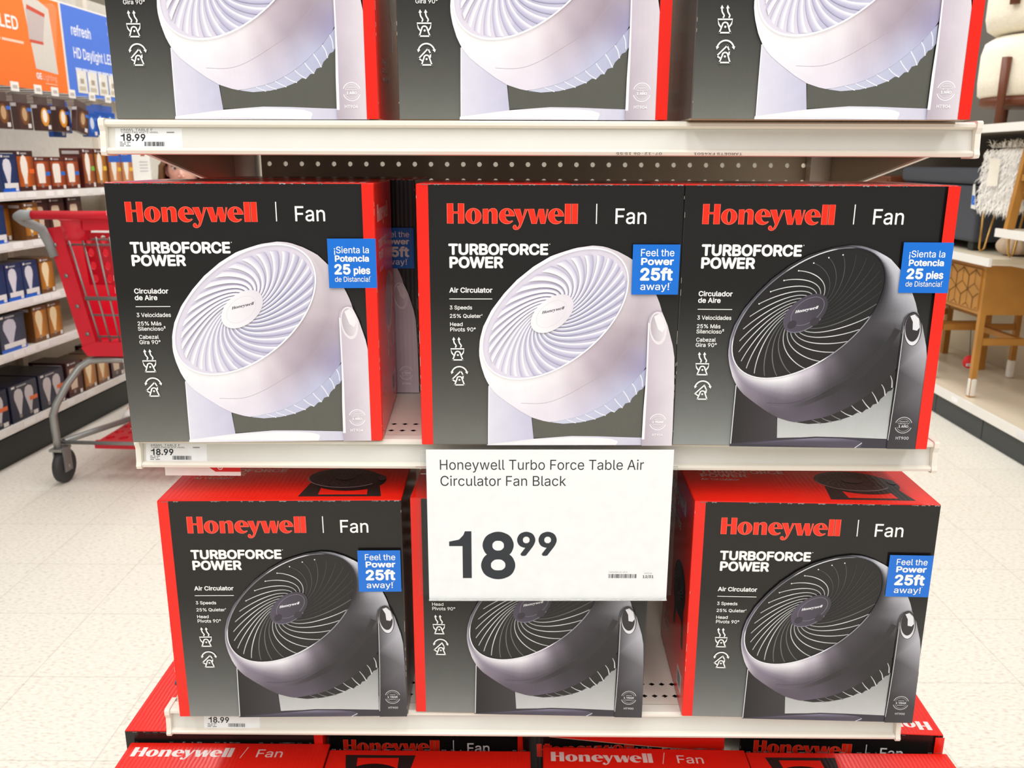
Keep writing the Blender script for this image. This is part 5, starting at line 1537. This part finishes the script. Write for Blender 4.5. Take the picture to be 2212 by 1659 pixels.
for s in (-1, 1):
    c = V((s * 0.031, -0.079, 0.014))
    def loc(p): return HC + HM @ V(p)
    e = MB(); cc = loc(c)
    e.lathe([(0.0115 * sin(pi * t / 10), -0.0115 * cos(pi * t / 10)) for t in range(1, 10)], cc, 16); e.build('eye', M_EYEW, hd_)
    i_ = MB(); c2 = loc((s * 0.031 + 0.003, -0.0885, 0.014)); i_.lathe([(0.0062 * sin(pi * t / 8), -0.0062 * cos(pi * t / 8)) for t in range(1, 8)], c2, 12); i_.build('iris', M_IRIS, hd_)
    MB().tube([loc((s * 0.018, -0.0915, 0.022)), loc((s * 0.031, -0.0925, 0.0265)), loc((s * 0.045, -0.0845, 0.021))], [0.002, 0.0035, 0.002], n=6).build('eyelash', M_BROW, hd_)
    MB().tube([loc((s * 0.015, -0.098, 0.036)), loc((s * 0.032, -0.096, 0.042)), loc((s * 0.05, -0.083, 0.036))], [0.003, 0.0036, 0.002], n=6).build('eyebrow', M_BROW, hd_)
    MB().tube([loc((s * 0.074, 0.0, 0.02)), loc((s * 0.080, 0.006, 0.008)), loc((s * 0.078, 0.004, -0.015)), loc((s * 0.070, -0.003, -0.03))], [0.008, 0.011, 0.009, 0.006], n=8).build('ear', M_SKIN, hd_)
    MB().lathe([(0.006 * sin(pi * t / 8), -0.006 * cos(pi * t / 8)) for t in range(1, 8)], loc((s * 0.009, -0.107, -0.024)), 10).build('nostril', M_SKIN, hd_)
MB().tube([loc((-0.024, -0.088, -0.054)), loc((-0.008, -0.0985, -0.0515)), loc((0, -0.0985, -0.053)), loc((0.008, -0.0985, -0.0515)), loc((0.024, -0.088, -0.054))], [0.0015, 0.004, 0.0038, 0.004, 0.0015], n=8).tube([loc((-0.02, -0.089, -0.057)), loc((0, -0.0975, -0.061)), loc((0.02, -0.089, -0.057))], [0.0015, 0.005, 0.0015], n=8).build('mouth', M_LIP, hd_)
# hair: cap over the skull and long locks beside the face
hr = MB(); NT2, NP2 = 60, 26; vs = []
for j in range(NP2 + 1):
    for i in range(NT2):
        th = 2 * pi * i / NT2; ph = 0.02 + j / NP2 * (pi * 0.60)
        front = max(0, cos(th)); lim = 0.60 * pi - 0.36 * pi * front ** 0.7
        p = head_pt(th, min(ph, lim)); k = 1.10 + 0.012 * sin(th * 17) + 0.008 * sin(th * 31 + j)
        vs.append(HC + HM @ V((p.x * (k + 0.06), p.y * k + 0.004, p.z * 1.07 + 0.004)))
hr.add(vs, [(j * NT2 + i, j * NT2 + (i + 1) % NT2, (j + 1) * NT2 + (i + 1) % NT2, (j + 1) * NT2 + i) for j in range(NP2) for i in range(NT2)], smooth=True)
rh = random.Random(9)
for s in (-1, 1):
    for q in range(16):
        f = q / 15
        a = V((s * (0.052 + 0.022 * sin(f * pi)), -0.062 + 0.13 * f, 0.075 - 0.01 * rh.random()))
        hr.tube([loc(a), loc((s * 0.094, -0.058 + 0.135 * f, 0.02)), loc((s * (0.100 + 0.006 * rh.random()), -0.05 + 0.13 * f, -0.06)), loc((s * (0.09 + 0.008 * rh.random()), -0.045 + 0.12 * f, -0.14)), loc((s * (0.085 + 0.012 * rh.random()), -0.055 + 0.11 * f, -0.21 - 0.02 * rh.random()))], [0.010, 0.013, 0.014, 0.012, 0.004], n=7)
for q in range(12):
    f = -1 + 2 * q / 11
    hr.tube([loc((0.07 * f, 0.075, 0.04)), loc((0.078 * f, 0.098, -0.04)), loc((0.078 * f, 0.09, -0.13)), loc((0.07 * f, 0.088, -0.21))], [0.014, 0.016, 0.014, 0.005], n=7)
hr.build('hair', M_HAIR, pe)
# clothes
sN = [((0, 0, 0.64), 0.112), ((0, -0.005, 0.78), 0.104), ((0, 0, 0.92), 0.118), ((0, 0.004, 1.005), 0.088), ((-0.132, 0.005, 1.0), 0.062), ((-0.166, -0.008, 0.90), 0.055), ((0.132, 0.005, 1.0), 0.062), ((0.166, -0.008, 0.90), 0.055)]
skin('shirt', sN, [(0, 1), (1, 2), (2, 3), (3, 4), (4, 5), (3, 6), (6, 7)], M_SHIRT, pe)
pN = [((0, 0, 0.68), 0.108), ((-0.088, 0, 0.61), 0.098), ((-0.15, -0.085, 0.455), 0.082), ((0.088, 0, 0.61), 0.098), ((0.097, -0.006, 0.44), 0.082)]
skin('shorts', pN, [(0, 1), (1, 2), (0, 3), (3, 4)], M_SHORT, pe)
for (ax, ay, tx, ty) in ((-0.285, -0.235, -0.315, -0.385), (0.10, 0.02, 0.11, -0.135)):
    skin('shoe', [((ax, ay + 0.025, 0.042), 0.04), ((ax, ay - 0.02, 0.045), 0.042), (((ax + tx) / 2, (ay + ty) / 2 - 0.01, 0.038), 0.037), ((tx, ty, 0.030), 0.029)], [(0, 1), (1, 2), (2, 3)], M_SHOE, pe)
